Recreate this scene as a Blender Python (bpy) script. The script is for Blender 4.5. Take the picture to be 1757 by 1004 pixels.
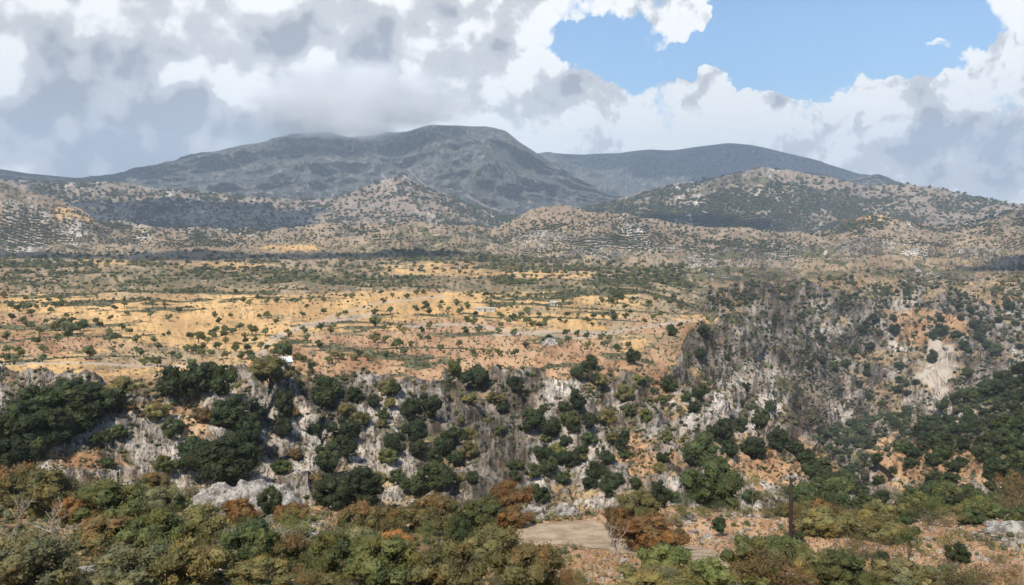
import bpy, math, random
import numpy as np
from mathutils import Vector
random.seed(7); RNG = np.random.default_rng(7)
S = bpy.context.scene
for o in list(bpy.data.objects): bpy.data.objects.remove(o)

# ------------------------------------------------------------------ camera
F = 1521.0; CX = 878.5; CY = 502.0; TH = math.radians(4.6)      # pixels are those of the 1757 x 1004 photo
ct, st = math.cos(TH), math.sin(TH)
cam = bpy.data.objects.new('camera', bpy.data.cameras.new('camera')); S.collection.objects.link(cam)
cam.rotation_euler = (math.pi/2 - TH, 0, 0); cam.location = (0, 0, 0)
cam.data.sensor_width = 36; cam.data.lens = 36*F/1757; cam.data.clip_start = 0.5; cam.data.clip_end = 90000
S.camera = cam
S.view_settings.view_transform = 'Standard'; S.view_settings.look = 'None'
S.view_settings.exposure = 0.16; S.view_settings.gamma = 1
S.cycles.adaptive_threshold = 0.03; S.cycles.max_bounces = 8; S.cycles.diffuse_bounces = 2; S.cycles.glossy_bounces = 1
S.cycles.transparent_max_bounces = 6; S.cycles.volume_bounces = 3; S.cycles.transmission_bounces = 2

def ray(px, py):
    a = (px-CX)/F; b = (CY-py)/F
    y = ct + b*st
    return a/y, (-st + b*ct)/y          # sideways and upward slope per metre of depth
def proj(x, y, z):
    d = y*ct - z*st
    return CX + F*x/d, CY - F*(y*st + z*ct)/d

# ------------------------------------------------------------------ sun and sky
SUN_EL, SUN_AZ = math.radians(50), math.radians(204)              # azimuth clockwise from +Y
sdir = Vector((math.cos(SUN_EL)*math.sin(SUN_AZ), math.cos(SUN_EL)*math.cos(SUN_AZ), math.sin(SUN_EL)))
sun = bpy.data.objects.new('sun', bpy.data.lights.new('sun', 'SUN')); S.collection.objects.link(sun)
sun.data.energy = 5.0; sun.data.angle = math.radians(0.5); sun.data.color = (1, 0.91, 0.79)
sun.rotation_euler = sdir.to_track_quat('Z', 'Y').to_euler()

class NT:
    """small helper for building node trees"""
    def __init__(s, tree):
        s.t = tree
    def n(s, typ, **kw):
        nd = s.t.nodes.new(typ)
        for k, v in kw.items():
            setattr(nd, k, v)
        return nd
    def put(s, sock, v):
        if isinstance(v, bpy.types.NodeSocket): s.t.links.new(v, sock)
        elif v is not None:
            if hasattr(sock.default_value, '__len__') and not hasattr(v, '__len__'): v = (v,)*len(sock.default_value)
            if hasattr(v, '__len__') and len(sock.default_value) == 4 and len(v) == 3: v = (*v, 1)
            sock.default_value = v
    def m(s, op, a, b=None, c=None, clamp=False):
        nd = s.n('ShaderNodeMath', operation=op, use_clamp=clamp)
        s.put(nd.inputs[0], a); s.put(nd.inputs[1], b)
        if c is not None: s.put(nd.inputs[2], c)
        return nd.outputs[0]
    def v(s, op, a, b=None, scale=None):
        nd = s.n('ShaderNodeVectorMath', operation=op)
        s.put(nd.inputs[0], a); s.put(nd.inputs[1], b)
        if scale is not None: s.put(nd.inputs['Scale'], scale)
        return nd.outputs['Value'] if op in ('LENGTH', 'DOT_PRODUCT', 'DISTANCE') else nd.outputs[0]
    def noise(s, vec, scale, detail=6, rough=0.5, dist=0, out='Fac', typ='FBM', lac=2.0):
        nd = s.n('ShaderNodeTexNoise'); nd.noise_type = typ
        s.put(nd.inputs['Vector'], vec); s.put(nd.inputs['Scale'], scale); nd.inputs['Detail'].default_value = detail
        nd.inputs['Roughness'].default_value = rough; nd.inputs['Distortion'].default_value = dist; nd.inputs['Lacunarity'].default_value = lac
        return nd.outputs[out]
    def voro(s, vec, scale, detail=0, rough=0.5, feat='F1', out='Distance', rnd=1.0):
        nd = s.n('ShaderNodeTexVoronoi', feature=feat)
        s.put(nd.inputs['Vector'], vec); s.put(nd.inputs['Scale'], scale); nd.inputs['Randomness'].default_value = rnd
        if 'Detail' in nd.inputs: nd.inputs['Detail'].default_value = detail; nd.inputs['Roughness'].default_value = rough
        if feat == 'SMOOTH_F1': nd.inputs['Smoothness'].default_value = 0.6
        return nd.outputs[out]
    def mr(s, v, a, b, c=0.0, d=1.0, kind='SMOOTHSTEP'):
        nd = s.n('ShaderNodeMapRange', interpolation_type=kind)
        for i, x in enumerate((v, a, b, c, d)): s.put(nd.inputs[i], x)
        return nd.outputs[0]
    def mix(s, f, a, b, mode='MIX'):
        nd = s.n('ShaderNodeMix', data_type='RGBA', blend_type=mode)
        s.put(nd.inputs[0], f); s.put(nd.inputs[6], a); s.put(nd.inputs[7], b)
        return nd.outputs[2]

w = bpy.data.worlds.new('World'); S.world = w; w.use_nodes = True
w.node_tree.nodes.clear(); W = NT(w.node_tree)
sky = W.n('ShaderNodeTexSky', sky_type='NISHITA', sun_disc=False, sun_elevation=SUN_EL, sun_rotation=SUN_AZ)
sky.altitude = 400; sky.air_density = 1.0; sky.dust_density = 1.2; sky.ozone_density = 2.0
gen = W.n('ShaderNodeTexCoord').outputs['Generated']
xyz = W.n('ShaderNodeSeparateXYZ'); W.t.links.new(gen, xyz.inputs[0])
az = W.m('ARCTAN2', xyz.outputs[0], xyz.outputs[1]); el = W.m('ARCSINE', xyz.outputs[2])
comb = W.n('ShaderNodeCombineXYZ'); W.put(comb.inputs[0], az); W.put(comb.inputs[1], el)
AE = comb.outputs[0]
nz1 = W.noise(gen, 9, 5, 0.6, out='Color'); nz2 = W.noise(gen, 40, 4, 0.6, out='Color')
wv = W.v('ADD', W.v('SCALE', W.v('SUBTRACT', nz1, (.5, .5, .5)), scale=0.11), W.v('SCALE', W.v('SUBTRACT', nz2, (.5, .5, .5)), scale=0.022))
AEW = W.v('ADD', AE, wv)
def angles(px, py):
    x, s_ = ray(px, py)
    return math.atan(x), math.atan(s_/math.hypot(1, x))
def blob(px, py, wx, wy, coord, soft=1.0):
    a, e = angles(px, py)
    d = W.v('SUBTRACT', coord, (a, e, 0)); d = W.v('MULTIPLY', d, (F/wx, F/wy, 1))
    d = W.v('MULTIPLY', d, (1, 1, 0))
    return W.mr(W.v('LENGTH', d), 1-0.65*soft, 1.0+0.35*soft, 1.0, 0.0)
def addall(lst):
    t = lst[0]
    for x in lst[1:]: t = W.m('ADD', t, x)
    return t
# the blue gap: bigger blobs of clear air
clear = addall([blob(*b, AEW, 0.8) for b in (
    (1040, 72, 90, 42), (1110, 100, 55, 40), (1350, 35, 150, 75), (1330, 105, 95, 50), (1480, 70, 150, 75), (1410, 140, 70, 30), (1600, 25, 90, 50), (1560, 95, 60, 40), (1186, 95, 60, 28))])
clear = W.m('MINIMUM', clear, 1.0)
puffs = addall([blob(*b, AEW, 0.6) for b in (
    (1130, 100, 26, 40), (1215, 140, 32, 45), (1300, 185, 60, 42), (1500, 168, 75, 45), (1590, 70, 30, 14), (1180, 22, 42, 22))])
# the unseen sky is kept mostly clear to lower the ambient light
bigs = W.noise(gen, 2.6, 3, 0.55)
front = W.mr(W.v('DOT_PRODUCT', gen, (0, 1, 0)), 0.55, 0.75)
clear = W.m('MULTIPLY', clear, front)
thick = W.m('MULTIPLY', addall([blob(*b, AEW, 1.0) for b in ((330, 110, 620, 260), (830, 190, 260, 110), (1450, 270, 420, 70))]), W.m('MULTIPLY', front, .45))
rnd = W.m('MULTIPLY', W.mr(bigs, 0.36, 0.44), W.m('SUBTRACT', 1.0, front))
cover = W.m('ADD', W.m('SUBTRACT', W.m('SUBTRACT', W.m('ADD', 1.0, thick), W.m('MULTIPLY', clear, 1.25)), rnd), W.m('MULTIPLY', puffs, 0.9))
bil = W.voro(AEW, 22, 2.5, 0.55, 'F1')            # cauliflower lumps
fb = W.noise(gen, 14, 9, 0.58)
cover2 = W.m('ADD', cover, W.m('ADD', W.m('MULTIPLY', W.m('SUBTRACT', 0.42, bil), 0.55), W.m('MULTIPLY', W.m('SUBTRACT', fb, 0.5), 1.2)))
alpha = W.mr(W.m('ADD', cover2, W.m('MULTIPLY', W.m('SUBTRACT', W.noise(gen, 60, 5, .7), .5), .35)), 0.24, 0.62)
# thickness and lit sides of the clouds
def relief(off):
    g = W.v('ADD', gen, off)
    return W.m('ADD', W.m('MULTIPLY', W.voro(g, 11, 2, 0.5, 'F1'), -0.9), W.m('MULTIPLY', W.noise(g, 7, 5, 0.55), 1.5))
lit = W.m('SUBTRACT', relief((0, 0, 0)), relief((-0.012, 0, 0.022)))
dark = addall([W.m('MULTIPLY', blob(*b[:4], AEW, 1.0), b[4]) for b in (
    (200, 235, 270, 95, .80), (80, 130, 120, 75, .42), (400, 55, 340, 70, .34), (520, 110, 200, 70, .48), (340, 240, 190, 60, .42), (620, 60, 170, 60, .25), (200, 60, 120, 40, .2), (900, 190, 130, 50, .16),
    (1430, 200, 45, 22, .16), (1600, 235, 170, 45, .55), (1700, 210, 130, 55, .40), (1690, 300, 190, 30, .36), (780, 110, 40, 45, .22), (1560, 290, 140, 22, .22), (1000, 215, 60, 30, .12), (60, 285, 140, 30, .15))])
glow = addall([W.m('MULTIPLY', blob(*b[:4], AEW, 1.0), b[4]) for b in (
    (350, 150, 110, 38, .42), (450, 185, 80, 24, .3), (640, 195, 130, 55, .55), (20, 120, 50, 55, .40), (1300, 215, 200, 50, .22), (1150, 190, 140, 60, .38), (1480, 160, 90, 40, .35), (1280, 180, 60, 40, .3), (1700, 150, 90, 40, .25), (900, 235, 130, 25, .25), (10, 265, 40, 22, .3), (650, 15, 60, 15, .15), (740, 60, 90, 50, .15))])
tone = W.m('ADD', W.m('SUBTRACT', W.m('ADD', W.m('MULTIPLY', lit, 1.9), 0.90), dark), glow)
tone = W.m('ADD', tone, W.m('MULTIPLY', W.m('SUBTRACT', W.noise(gen, 6, 9, 0.66), 0.5), 0.75))
knob = W.m('SUBTRACT', W.voro(AEW, 30, 2, 0.6, 'F1'), W.voro(W.v('ADD', AEW, (-0.004, 0.009, 0)), 30, 2, 0.6, 'F1'))
tone = W.m('ADD', tone, W.m('MULTIPLY', knob, W.mr(xyz.outputs[0], -0.25, 0.25, 0.15, 0.75)))
tone = W.m('ADD', tone, W.mr(cover2, 0.5, 1.1, 0.12, -0.05))
ccol = W.mix(W.mr(tone, -0.05, 0.98, kind='LINEAR'), (0.34, 0.36, 0.40), (1.06, 1.05, 1.02))
ccol = W.mix(W.mr(tone, 0.0, 0.75), ccol, W.mix(W.mr(tone, .5, 1.05), (0.58, 0.585, 0.60), (1.05, 1.05, 1.03)))
ccol = W.v('SCALE', ccol, scale=1/0.14)             # undone by the background strength
final = W.mix(alpha, W.mix(1.0, sky.outputs[0], (0.70, 0.88, 1.00), 'MULTIPLY'), ccol)
bg = W.n('ShaderNodeBackground'); bg.inputs['Strength'].default_value = 0.14
W.t.links.new(final, bg.inputs[0]); wo = W.n('ShaderNodeOutputWorld'); W.t.links.new(bg.outputs[0], wo.inputs[0])
w.cycles.sampling_method = 'NONE'

# ------------------------------------------------------------------ numbers and noise
def tag(o, label=None, cat=None, group=None, kind=None):
    for k, v in (('label', label), ('category', cat), ('group', group), ('kind', kind)):
        if v: o[k] = v
    return o
_p = np.random.default_rng(3).permutation(256).astype(np.int32); PERM = np.concatenate([_p, _p])
_g = np.random.default_rng(4).normal(size=(256, 3)).astype(np.float32); GRAD = _g/np.linalg.norm(_g, axis=1)[:, None]
def perlin(P, seed=0):
    P = P + np.float32(seed*17.31)
    I = np.floor(P).astype(np.int32); f = (P-I).astype(np.float32); u = f*f*f*(f*(f*6-15)+10)
    I &= 255
    out = 0
    def corner(dx, dy, dz):
        h = PERM[PERM[PERM[(I[..., 0]+dx) & 255]+((I[..., 1]+dy) & 255)]+((I[..., 2]+dz) & 255)]
        g = GRAD[h]
        return g[..., 0]*(f[..., 0]-dx)+g[..., 1]*(f[..., 1]-dy)+g[..., 2]*(f[..., 2]-dz)
    ux, uy, uz = u[..., 0], u[..., 1], u[..., 2]
    def lx(dy, dz):
        a = corner(0, dy, dz); return a+(corner(1, dy, dz)-a)*ux
    a = lx(0, 0); a = a+(lx(1, 0)-a)*uy
    b = lx(0, 1); b = b+(lx(1, 1)-b)*uy
    return (a+(b-a)*uz)*1.7
def sst(a, b, x):
    t = np.clip((x-a)/(b-a), 0, 1); return t*t*(3-2*t)
def fbm(P, lam, n=4, seed=0, rough=0.5):
    t = 0; a = 1.0; s = 0
    for i in range(n):
        t = t+a*perlin(P/(lam/2**i), seed+i); s += a; a *= rough
    return t/s
def gauss(a, sig, axis=-1):
    r = int(3*sig); k = np.exp(-0.5*(np.arange(-r, r+1)/sig)**2); k /= k.sum()
    return np.apply_along_axis(lambda v: np.convolve(np.pad(v, r, mode='edge'), k, 'valid'), axis, a)

# ------------------------------------------------------------------ terrain profile lines: (photo x, photo y, depth in metres) from near to far
X = [-500, 0, 200, 400, 560, 700, 850, 1000, 1100, 1200, 1330, 1400, 1480, 1550, 1670, 1757, 2257]
def L(r, py, x=X, sm=14):
    r = r if hasattr(r, '__len__') else [r]*len(x); py = py if hasattr(py, '__len__') else [py]*len(x)
    return (x, r, py, sm)
LINES = [
 ('z', 1.5, -1.7), ('z', 20, -11.0),
 L(48, 1012),
 L([76]*5+[80]+[84]*11, [898, 900, 905, 908, 915, 925, 932, 930, 925, 925, 925, 925, 928, 932, 935, 935, 935]),
 L([100,100,105,105,105,100,95,95,95,100,100,100,102,105,105,105,105], [850,850,855,872,882,890,893,890,885,880,885,890,895,893,890,890,890]),
 L([125,125,128,130,140,150,150,155,160,165,170,175,180,180,175,170,170], [850,845,850,868,874,880,882,882,880,880,890,895,900,895,890,880,870]),
 L([150,150,150,155,190,200,205,210,215,215,215,220,240,240,225,215,215], [760,780,795,795,808,800,810,815,810,820,835,850,858,850,815,800,780]),
 L([175,175,175,180,225,240,245,250,255,255,250,255,270,270,255,250,250], [700,705,722,722,730,730,740,740,740,755,768,822,862,788,770,745,700]),
 L([200,200,196,200,250,270,275,285,290,300,330,350,380,350,330,300,300], [665,668,676,664,666,672,675,670,680,710,775,830,870,835,800,790,760]),
 L([235,235,235,238,285,300,305,315,320,340,420,480,540,460,420,400,400], [645,648,652,652,650,645,642,640,640,660,730,790,848,790,750,720,680]),
 L([310,310,310,310,320,330,330,335,340,400,560,620,640,600,520,500,500], [607,608,608,608,612,615,615,618,618,610,660,740,808,750,700,648,600]),
 L([400,400,400,400,400,400,400,400,410,480,700,760,780,800,650,620,600], [573,574,574,576,578,580,580,582,582,570,580,680,740,715,690,655,610]),
 L([540,540,540,540,540,540,540,540,540,620,850,900,930,950,950,950,950], [532,532,532,532,534,536,537,540,545,545,540,560,600,620,620,605,580]),
 L([800]*9+[900,1000,1050,1080,1100,1100,1100,1100], [484,484,484,484,484,485,486,487,490,500,492,487,485,488,490,490,488]),
 L([1200]*9+[1200,1300,1350,1400,1400,1400,1400,1400], [452,450,452,452,452,452,452,455,458,462,462,458,455,452,448,446,440]),
 L(1700, [430,430,432,432,432,432,433,435,436,440,440,438,436,434,432,430,430]),
 L(2300, [290,316,352,384,400,400,392,384,390,395,363,362,378,392,402,408,395,372,380,396,384,362], [-500,0,100,180,300,450,560,700,780,850,930,1000,1100,1200,1330,1400,1440,1490,1550,1600,1670,1757], 7),
 L(3000, [335,345,375,400,408,412,405,398,400,405,388,385,392,402,412,415,405,395,392,400,396,385], [-500,0,100,180,300,450,560,700,780,850,930,1000,1100,1200,1330,1400,1440,1490,1550,1600,1670,1757], 7),
 L(3900, [300,312,314,316,324,338,345,322,300,322,350,376,374,350,335,318,296,289,292,305,322,316,330,346,352,400], [-500,0,80,160,260,420,560,640,690,740,800,860,960,1050,1120,1190,1260,1310,1360,1420,1480,1560,1620,1700,1757,2257], 6),
 L(4700, [320,330,340,350,350,350,330,340,350,370,370,350,330,310,305,315,335,330,340,360,370,410], [-500,0,160,260,420,560,690,740,800,860,960,1050,1120,1230,1310,1380,1480,1560,1620,1700,1757,2257], 8),
 L([6300]*28, [330,290,300,307,303,286,262,248,230,226,236,234,226,214,215,220,225,243,268,300,335,350,318,300,322,350,362,366], [-500,0,60,140,210,270,360,430,515,560,600,640,700,740,790,845,868,890,930,985,1040,1100,1420,1500,1570,1700,1757,2257], 3),
 L(7300, [360,320,340,340,320,280,260,262,258,300,345,370,370,345,335,345,362,366], [-500,0,140,210,270,430,560,640,740,890,985,1040,1300,1420,1500,1570,1757,2257], 8),
 L(9000, [400,340,330,300,290,272,264,266,264,258,257,251,246,249,256,268,284,300,312,352,360,360], [-500,0,270,560,740,900,940,1000,1060,1110,1160,1200,1250,1290,1320,1370,1420,1460,1500,1640,1757,2257], 4),
 ('z', 11000, -60.0), ('z', 12500, -80.0), ('z', 14500, -120.0)]
# columns
xin = np.linspace(-60, 1817, 1250); xl = -60-np.linspace(0, 1, 70)[1:][::-1]**1.5*1600; xr = 1817+np.linspace(0, 1, 70)[1:]**1.5*1600
COLX = np.concatenate([xl, xin, xr]); Q = (COLX-CX)/F/ct; NC = len(Q)
R_, Z_ = [], []
for ln in LINES:
    if ln[0] == 'z':
        R_.append(np.full(NC, ln[1], float)); Z_.append(np.full(NC, ln[2], float)); continue
    x, r, py, sm = ln
    q, s = zip(*[ray(a, b) for a, b in zip(x, py)])
    rr = np.interp(Q, q, r); ss = np.interp(Q, q, s)
    sg = sm/1.5
    R_.append(gauss(rr, sg)); Z_.append(gauss(ss, sg)*R_[-1])
R_ = np.array(R_); Z_ = np.array(Z_); NLN = len(LINES)
wan = sum(a*np.sin(Q*f+p) for a, f, p in ((6, 19, 1), (5, 37, 2.3), (3.5, 71, .4), (2.5, 133, 4)))
for k_, g_ in ((6, .35), (7, .7), (8, 1.0), (9, 1.0)): R_[k_] = R_[k_]+wan*g_*np.clip(1.6-Q*2.6, .3, 1)*(R_[k_]/260)
SEG = [8, 10, 70, 50, 40, 70, 80, 80, 60, 60, 60, 60, 60, 40, 40, 60, 40, 60, 40, 90, 12, 40, 8, 4, 4]
def tangents(A):
    d = np.diff(A, axis=0); m = np.zeros_like(A)
    m[0] = d[0]; m[-1] = d[-1]
    a, b = d[:-1], d[1:]
    m[1:-1] = np.where(a*b > 0, 2*a*b/(a+b+1e-12*np.sign(a+b)), 0.35*(a+b)/2)   # softened crests and feet
    return m
# tangents in depth are taken along the line number; short segments beside long ones stay monotone
MR, MZ = tangents(R_), tangents(Z_)
rows_r, rows_z, rows_v = [], [], []
for i in range(NLN-1):
    n = SEG[i]
    for k in range(n):
        t = k/n; h00 = 2*t**3-3*t**2+1; h10 = t**3-2*t**2+t; h01 = -2*t**3+3*t**2; h11 = t**3-t**2
        rows_r.append(h00*R_[i]+h10*MR[i]+h01*R_[i+1]+h11*MR[i+1])
        rows_z.append(h00*Z_[i]+h10*MZ[i]+h01*Z_[i+1]+h11*MZ[i+1]); rows_v.append(i+t)
rows_r.append(R_[-1]); rows_z.append(Z_[-1]); rows_v.append(NLN-1.0)
RR = np.array(rows_r); ZZ = np.array(rows_z); V = np.array(rows_v)[:, None]*np.ones(NC); NR = len(RR)
P = np.stack([RR*Q, RR, ZZ], -1).astype(np.float32)
PXB, PYB = proj(P[..., 0], P[..., 1], P[..., 2])                  # where the bare profile sits in the photo
def normals(P):
    du = np.gradient(P, axis=1); dv = np.gradient(P, axis=0)
    n = np.cross(du, dv); n /= np.linalg.norm(n, axis=-1)[..., None]+1e-9
    return n
N0 = normals(P)
D = RR.astype(np.float32)
# zone weights
xx = PXB
gorge = sst(1130, 1230, xx)                                        # 0 on the plateau side, 1 on the gorge side
z_fore = 1-sst(4.1, 4.8, V)
edge = 8.9+gorge*4.0+0.0*V
lowf = fbm(P, 60, 3, 50)
z_cliff = (1-z_fore)*(1-sst(edge-0.25, edge+0.25, V+0.35*lowf))
z_field = (1-z_fore)*(1-z_cliff)*(1-sst(14.2, 15.2, V+0.6*fbm(P, 300, 3, 51)+gorge*1.5))
z_mount = sst(18.6, 19.4, V)
z_hill = np.clip(1-z_fore-z_cliff-z_field-z_mount, 0, 1)
rocky = z_cliff*1.0+z_hill*0.62+z_mount*0.85+z_fore*0.22+z_field*0.10
steep = sst(0.25, 0.75, 1-N0[..., 2])
rocky = rocky*(0.55+0.45*np.where(z_cliff > .5, steep, 1))
# lay-by and track are level
EX = [0]
disp = np.zeros_like(D)
for i, lam in enumerate([1400, 700, 350, 175, 90, 45, 22, 11, 5.6, 2.8, 1.4, .7]):
    wgt = sst(0.0016, 0.004, lam/D)*(1-sst(0.09, 0.24, lam/D))
    if lam > 300: wgt = wgt*z_mount
    rows = np.where(wgt.max(1) > 0.01)[0]
    if len(rows) == 0: continue
    a, b = rows[0], rows[-1]+1
    Pp = P[a:b]/lam
    Pv = Pp.copy(); Pv[..., 2] *= 0.40                              # upright flutes on the rock
    n1 = perlin(Pp, i)
    n2 = 1-2*np.abs(perlin(Pv, i+30))                               # ridged
    k = rocky[a:b]*(1-(.5 if lam < 14 else .15)*gorge[a:b]*(V[a:b] > 8.5))
    soft = z_field[a:b]*0.015+z_fore[a:b]*0.045+z_hill[a:b]*0.03
    Pv[..., 2] *= .6
    amp = lam*k*((0.22+.26*float(4 < lam < 60)+.08*float(60 < lam < 200)-.08*float(lam < 2))*z_cliff[a:b]+0.13*z_hill[a:b]+0.42*z_mount[a:b]+0.08*(1-z_cliff[a:b]-z_hill[a:b]-z_mount[a:b]))
    disp[a:b] += wgt[a:b]*(amp*(0.95*(n2-0.45)+0.35*n1)+lam*soft*n1)
keep = 1-sst(22.2, 23, V)
road_zone = np.zeros_like(D)
def inside(poly, A, B):
    c = np.zeros(A.shape, bool); n = len(poly)
    for i in range(n):
        (x0, y0), (x1, y1) = poly[i], poly[(i+1) % n]
        if y0 == y1: continue
        c ^= ((y0 > B) != (y1 > B)) & (A < (x1-x0)*(B-y0)/(y1-y0)+x0)
    return c
ROAD = [(820, 938), (872, 918), (900, 902), (950, 896), (1020, 893), (1040, 903), (1075, 925), (1130, 934), (1190, 936), (1240, 950), (1330, 978), (1420, 990), (1420, 1001), (1330, 993), (1240, 976), (1180, 968), (1100, 956), (1030, 944), (970, 936), (900, 938), (830, 948)]
road_in = inside(ROAD, PXB, PYB) & (V < 4.5) & (V > 2)
ra = int(np.searchsorted(V[:, 0], 1.9)); rb = int(np.searchsorted(V[:, 0], 4.4))
rw = gauss(gauss(road_in[ra:rb].astype(float), 4, 1), 3, 0); disp[ra:rb] *= 1-0.85*sst(0.05, .5, rw)
disp *= keep
def line_px(pts):
    d = np.full(D.shape, 1e9)
    for (x0, y0), (x1, y1) in zip(pts[:-1], pts[1:]):
        vx, vy = x1-x0, y1-y0; t = np.clip(((PXB-x0)*vx+(PYB-y0)*vy)/(vx*vx+vy*vy), 0, 1)
        d = np.minimum(d, np.hypot(PXB-x0-t*vx, PYB-y0-t*vy))
    return d
crk = np.minimum(line_px([(456, 658), (457, 740), (466, 772), (476, 790)]), np.minimum(line_px([(1318, 600), (1322, 690), (1330, 720)]), np.minimum(line_px([(1352, 640), (1362, 730)]), line_px([(545, 690), (552, 800)]))))
disp *= 1-.55*np.exp(-((V-8.95)/.35)**2)*(PXB < 1180)
disp -= 4.5*(1-sst(2, 9, crk))*z_cliff
dirn = N0.copy(); dirn[..., 2] = np.maximum(dirn[..., 2], 0.2)
mtn = z_mount[..., None].astype(np.float32); dirn = dirn*(1-mtn)+mtn*np.array([0, -1.0, 0.06], np.float32)
crest = np.exp(-((V-20)/.16)**2)+np.exp(-((V-22)/.2)**2); disp = disp*(1-.85*np.clip(crest, 0, 1))
# sharp limestone: horizontal push grows on steep rock
P1 = P+dirn*disp[..., None].astype(np.float32)
P1 = P1.astype(np.float32)
N1 = normals(P1)
PX, PY = proj(P1[..., 0], P1[..., 1], P1[..., 2])
run = np.minimum.accumulate(PY, axis=0)
VIS = PY <= run+0.6
def anoise(ratio, seed, P=None, D_=None):
    P = P1 if P is None else P; D_ = D if D_ is None else D_
    acc = np.zeros(D_.shape, np.float32); ws = np.zeros(D_.shape, np.float32)+1e-6
    for i in range(-2, 12):
        lam = 2.0**i; wg = np.exp(-(np.log2(lam/(D_*ratio)))**2/0.5).astype(np.float32)
        rows = np.where(wg.max(1) > 0.04)[0]
        if len(rows) == 0: continue
        a, b = rows[0], rows[-1]+1
        acc[a:b] += wg[a:b]*perlin(P[a:b]/lam, seed+i); ws[a:b] += wg[a:b]**2
    return acc/np.sqrt(ws)
# ------------------------------------------------------------------ masks of what covers the ground
nzl = N1[..., 2]
a1, a2, a3, a4 = anoise(.30, 60), anoise(.10, 80), anoise(.035, 100), anoise(.012, 120)
nA = 0.5*a2+0.45*a3+0.35*a4; nC = 0.6*a1+0.4*a2+0.25*a3; nB = fbm(P1, 22, 4, 61, 0.6); nD = fbm(P1, 120, 4, 63)
convex = disp/(D*0.012)
m_rock = z_cliff*np.clip(sst(0.86, 0.62, nzl)*0.7+sst(-0.1, 0.5, convex*0.6+nA)*0.65, 0, 1)
m_rock += z_hill*sst(-0.3, 0.3, nA*0.7+a1*.6+nD*0.5)*0.9+z_mount*0.88
m_rock += z_fore*sst(0.22, 0.42, nB+0.4*nA)*0.8+z_field*sst(0.32, 0.5, nB)*0.4
def patch(cx, cy, wx, wy, soft=.5, rot=0):
    dx, dy = PX-cx, PY-cy
    if rot: c, s_ = math.cos(rot), math.sin(rot); dx, dy = dx*c+dy*s_, -dx*s_+dy*c
    d = np.hypot(dx/wx, dy/wy)+0.55*a2+0.55*a3+0.45*a4
    return (1-sst(1-soft*.7, 1+soft*.7, d))*(V > 4)
# big limestone faces
for a in ((500, 740, 62, 95), (230, 770, 170, 70), (640, 740, 60, 70), (860, 770, 40, 90), (1060, 700, 60, 60), (1330, 610, 60, 120), (950, 650, 60, 30)):
    m_rock = np.maximum(m_rock, patch(*a, soft=.8)*0.95)
m_red = z_field*sst(-0.05, 0.35, nD*0.8+nC*0.6)*0.45+z_cliff*(1-m_rock)*sst(-0.2, 0.4, nD+nA*0.5)*0.55+z_hill*sst(0.1, .5, nD)*0.35+z_fore*(.35+.35*sst(900, 1100, PX))
red_p = np.zeros_like(D)
for a in ((80, 590, 130, 22), (830, 600, 130, 18), (700, 590, 120, 20), (1120, 560, 70, 16), (560, 640, 60, 16), (780, 560, 90, 12), (1000, 590, 60, 16), (1340, 800, 90, 40), (270, 700, 90, 18), (150, 790, 60, 20), (330, 720, 30, 40), (1130, 640, 30, 50), (1545, 790, 55, 40), (1670, 795, 60, 40), (30, 548, 60, 14), (1600, 560, 60, 30), (1090, 780, 60, 40), (1310, 322, 130, 24)):
    if a[0] == 1310: red_p = np.maximum(red_p, patch(*a)*.35); continue
   
    red_p = np.maximum(red_p, patch(*a))
m_red = np.maximum(m_red, red_p*(0.55+.3*z_field))
m_rock *= 1-red_p*0.7
gold = np.zeros_like(D)
for a in ((350, 560, 150, 26), (600, 530, 170, 18), (720, 512, 190, 10), (60, 530, 90, 8), (1000, 555, 90, 14), (1080, 590, 40, 16), (380, 585, 90, 12), (780, 530, 90, 12), (1180, 548, 40, 7)):
    gold = np.maximum(gold, patch(*a))
for a in ((390, 458, 90, 9), (740, 462, 90, 10), (500, 425, 60, 7), (1480, 375, 90, 14), (1700, 487, 80, 4), (130, 370, 60, 16), (180, 450, 60, 8), (930, 470, 150, 8)):
    gold = np.maximum(gold, patch(*a)*0.7)
plain = z_field*(1-sst(1040, 1200, PX))*sst(474, 520, PY)*(.62+.5*a1+.35*a2)
m_dry = np.clip(np.maximum(gold*(.75+.6*a3), plain*(1-.8*sst(555, 585, PY)*sst(420, 560, PX))), 0, 1)*(1-red_p)
m_rock *= 1-.9*sst(.2, .7, plain)*(V < 13); m_red = np.maximum(m_red, .55*sst(.1, .5, plain)*sst(550, 590, PY))
m_rock *= 1-gold*0.8; m_red *= 1-gold*0.85
m_scrub = z_hill*sst(-0.05, 0.35, -nA*0.9+0.5*nC-0.03)*0.75+z_cliff*sst(0.1, 0.45, -nA+0.3*nC)*0.75+z_field*(1-gold)*(1-red_p)*sst(0.0, 0.5, nC+nA*0.7+sst(560, 490, PY)*0.35)*0.6+z_fore*sst(0, .5, nC)*0.5
m_scrub += z_mount*sst(-0.05, 0.45, nC+nA*0.6)*0.35
for a in ((430, 483, 480, 9), (860, 492, 170, 9), (300, 470, 120, 12), (150, 486, 200, 9), (1250, 470, 120, 14), (1480, 470, 170, 10), (700, 430, 150, 10)):
    m_scrub = np.maximum(m_scrub, patch(*a)*0.42)
scree = np.zeros_like(D)
for a in ((1614, 640, 20, 36), (1602, 590, 9, 34), (1590, 645, 26, 10)): scree = np.maximum(scree, patch(*a))
for px0, px1, y0, y1 in ((655, 700, 300, 400),): pass
m_pale = scree.copy()
m_scrub *= 1-scree; m_rock *= 1-scree*0.6; m_red *= 1-scree
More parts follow.
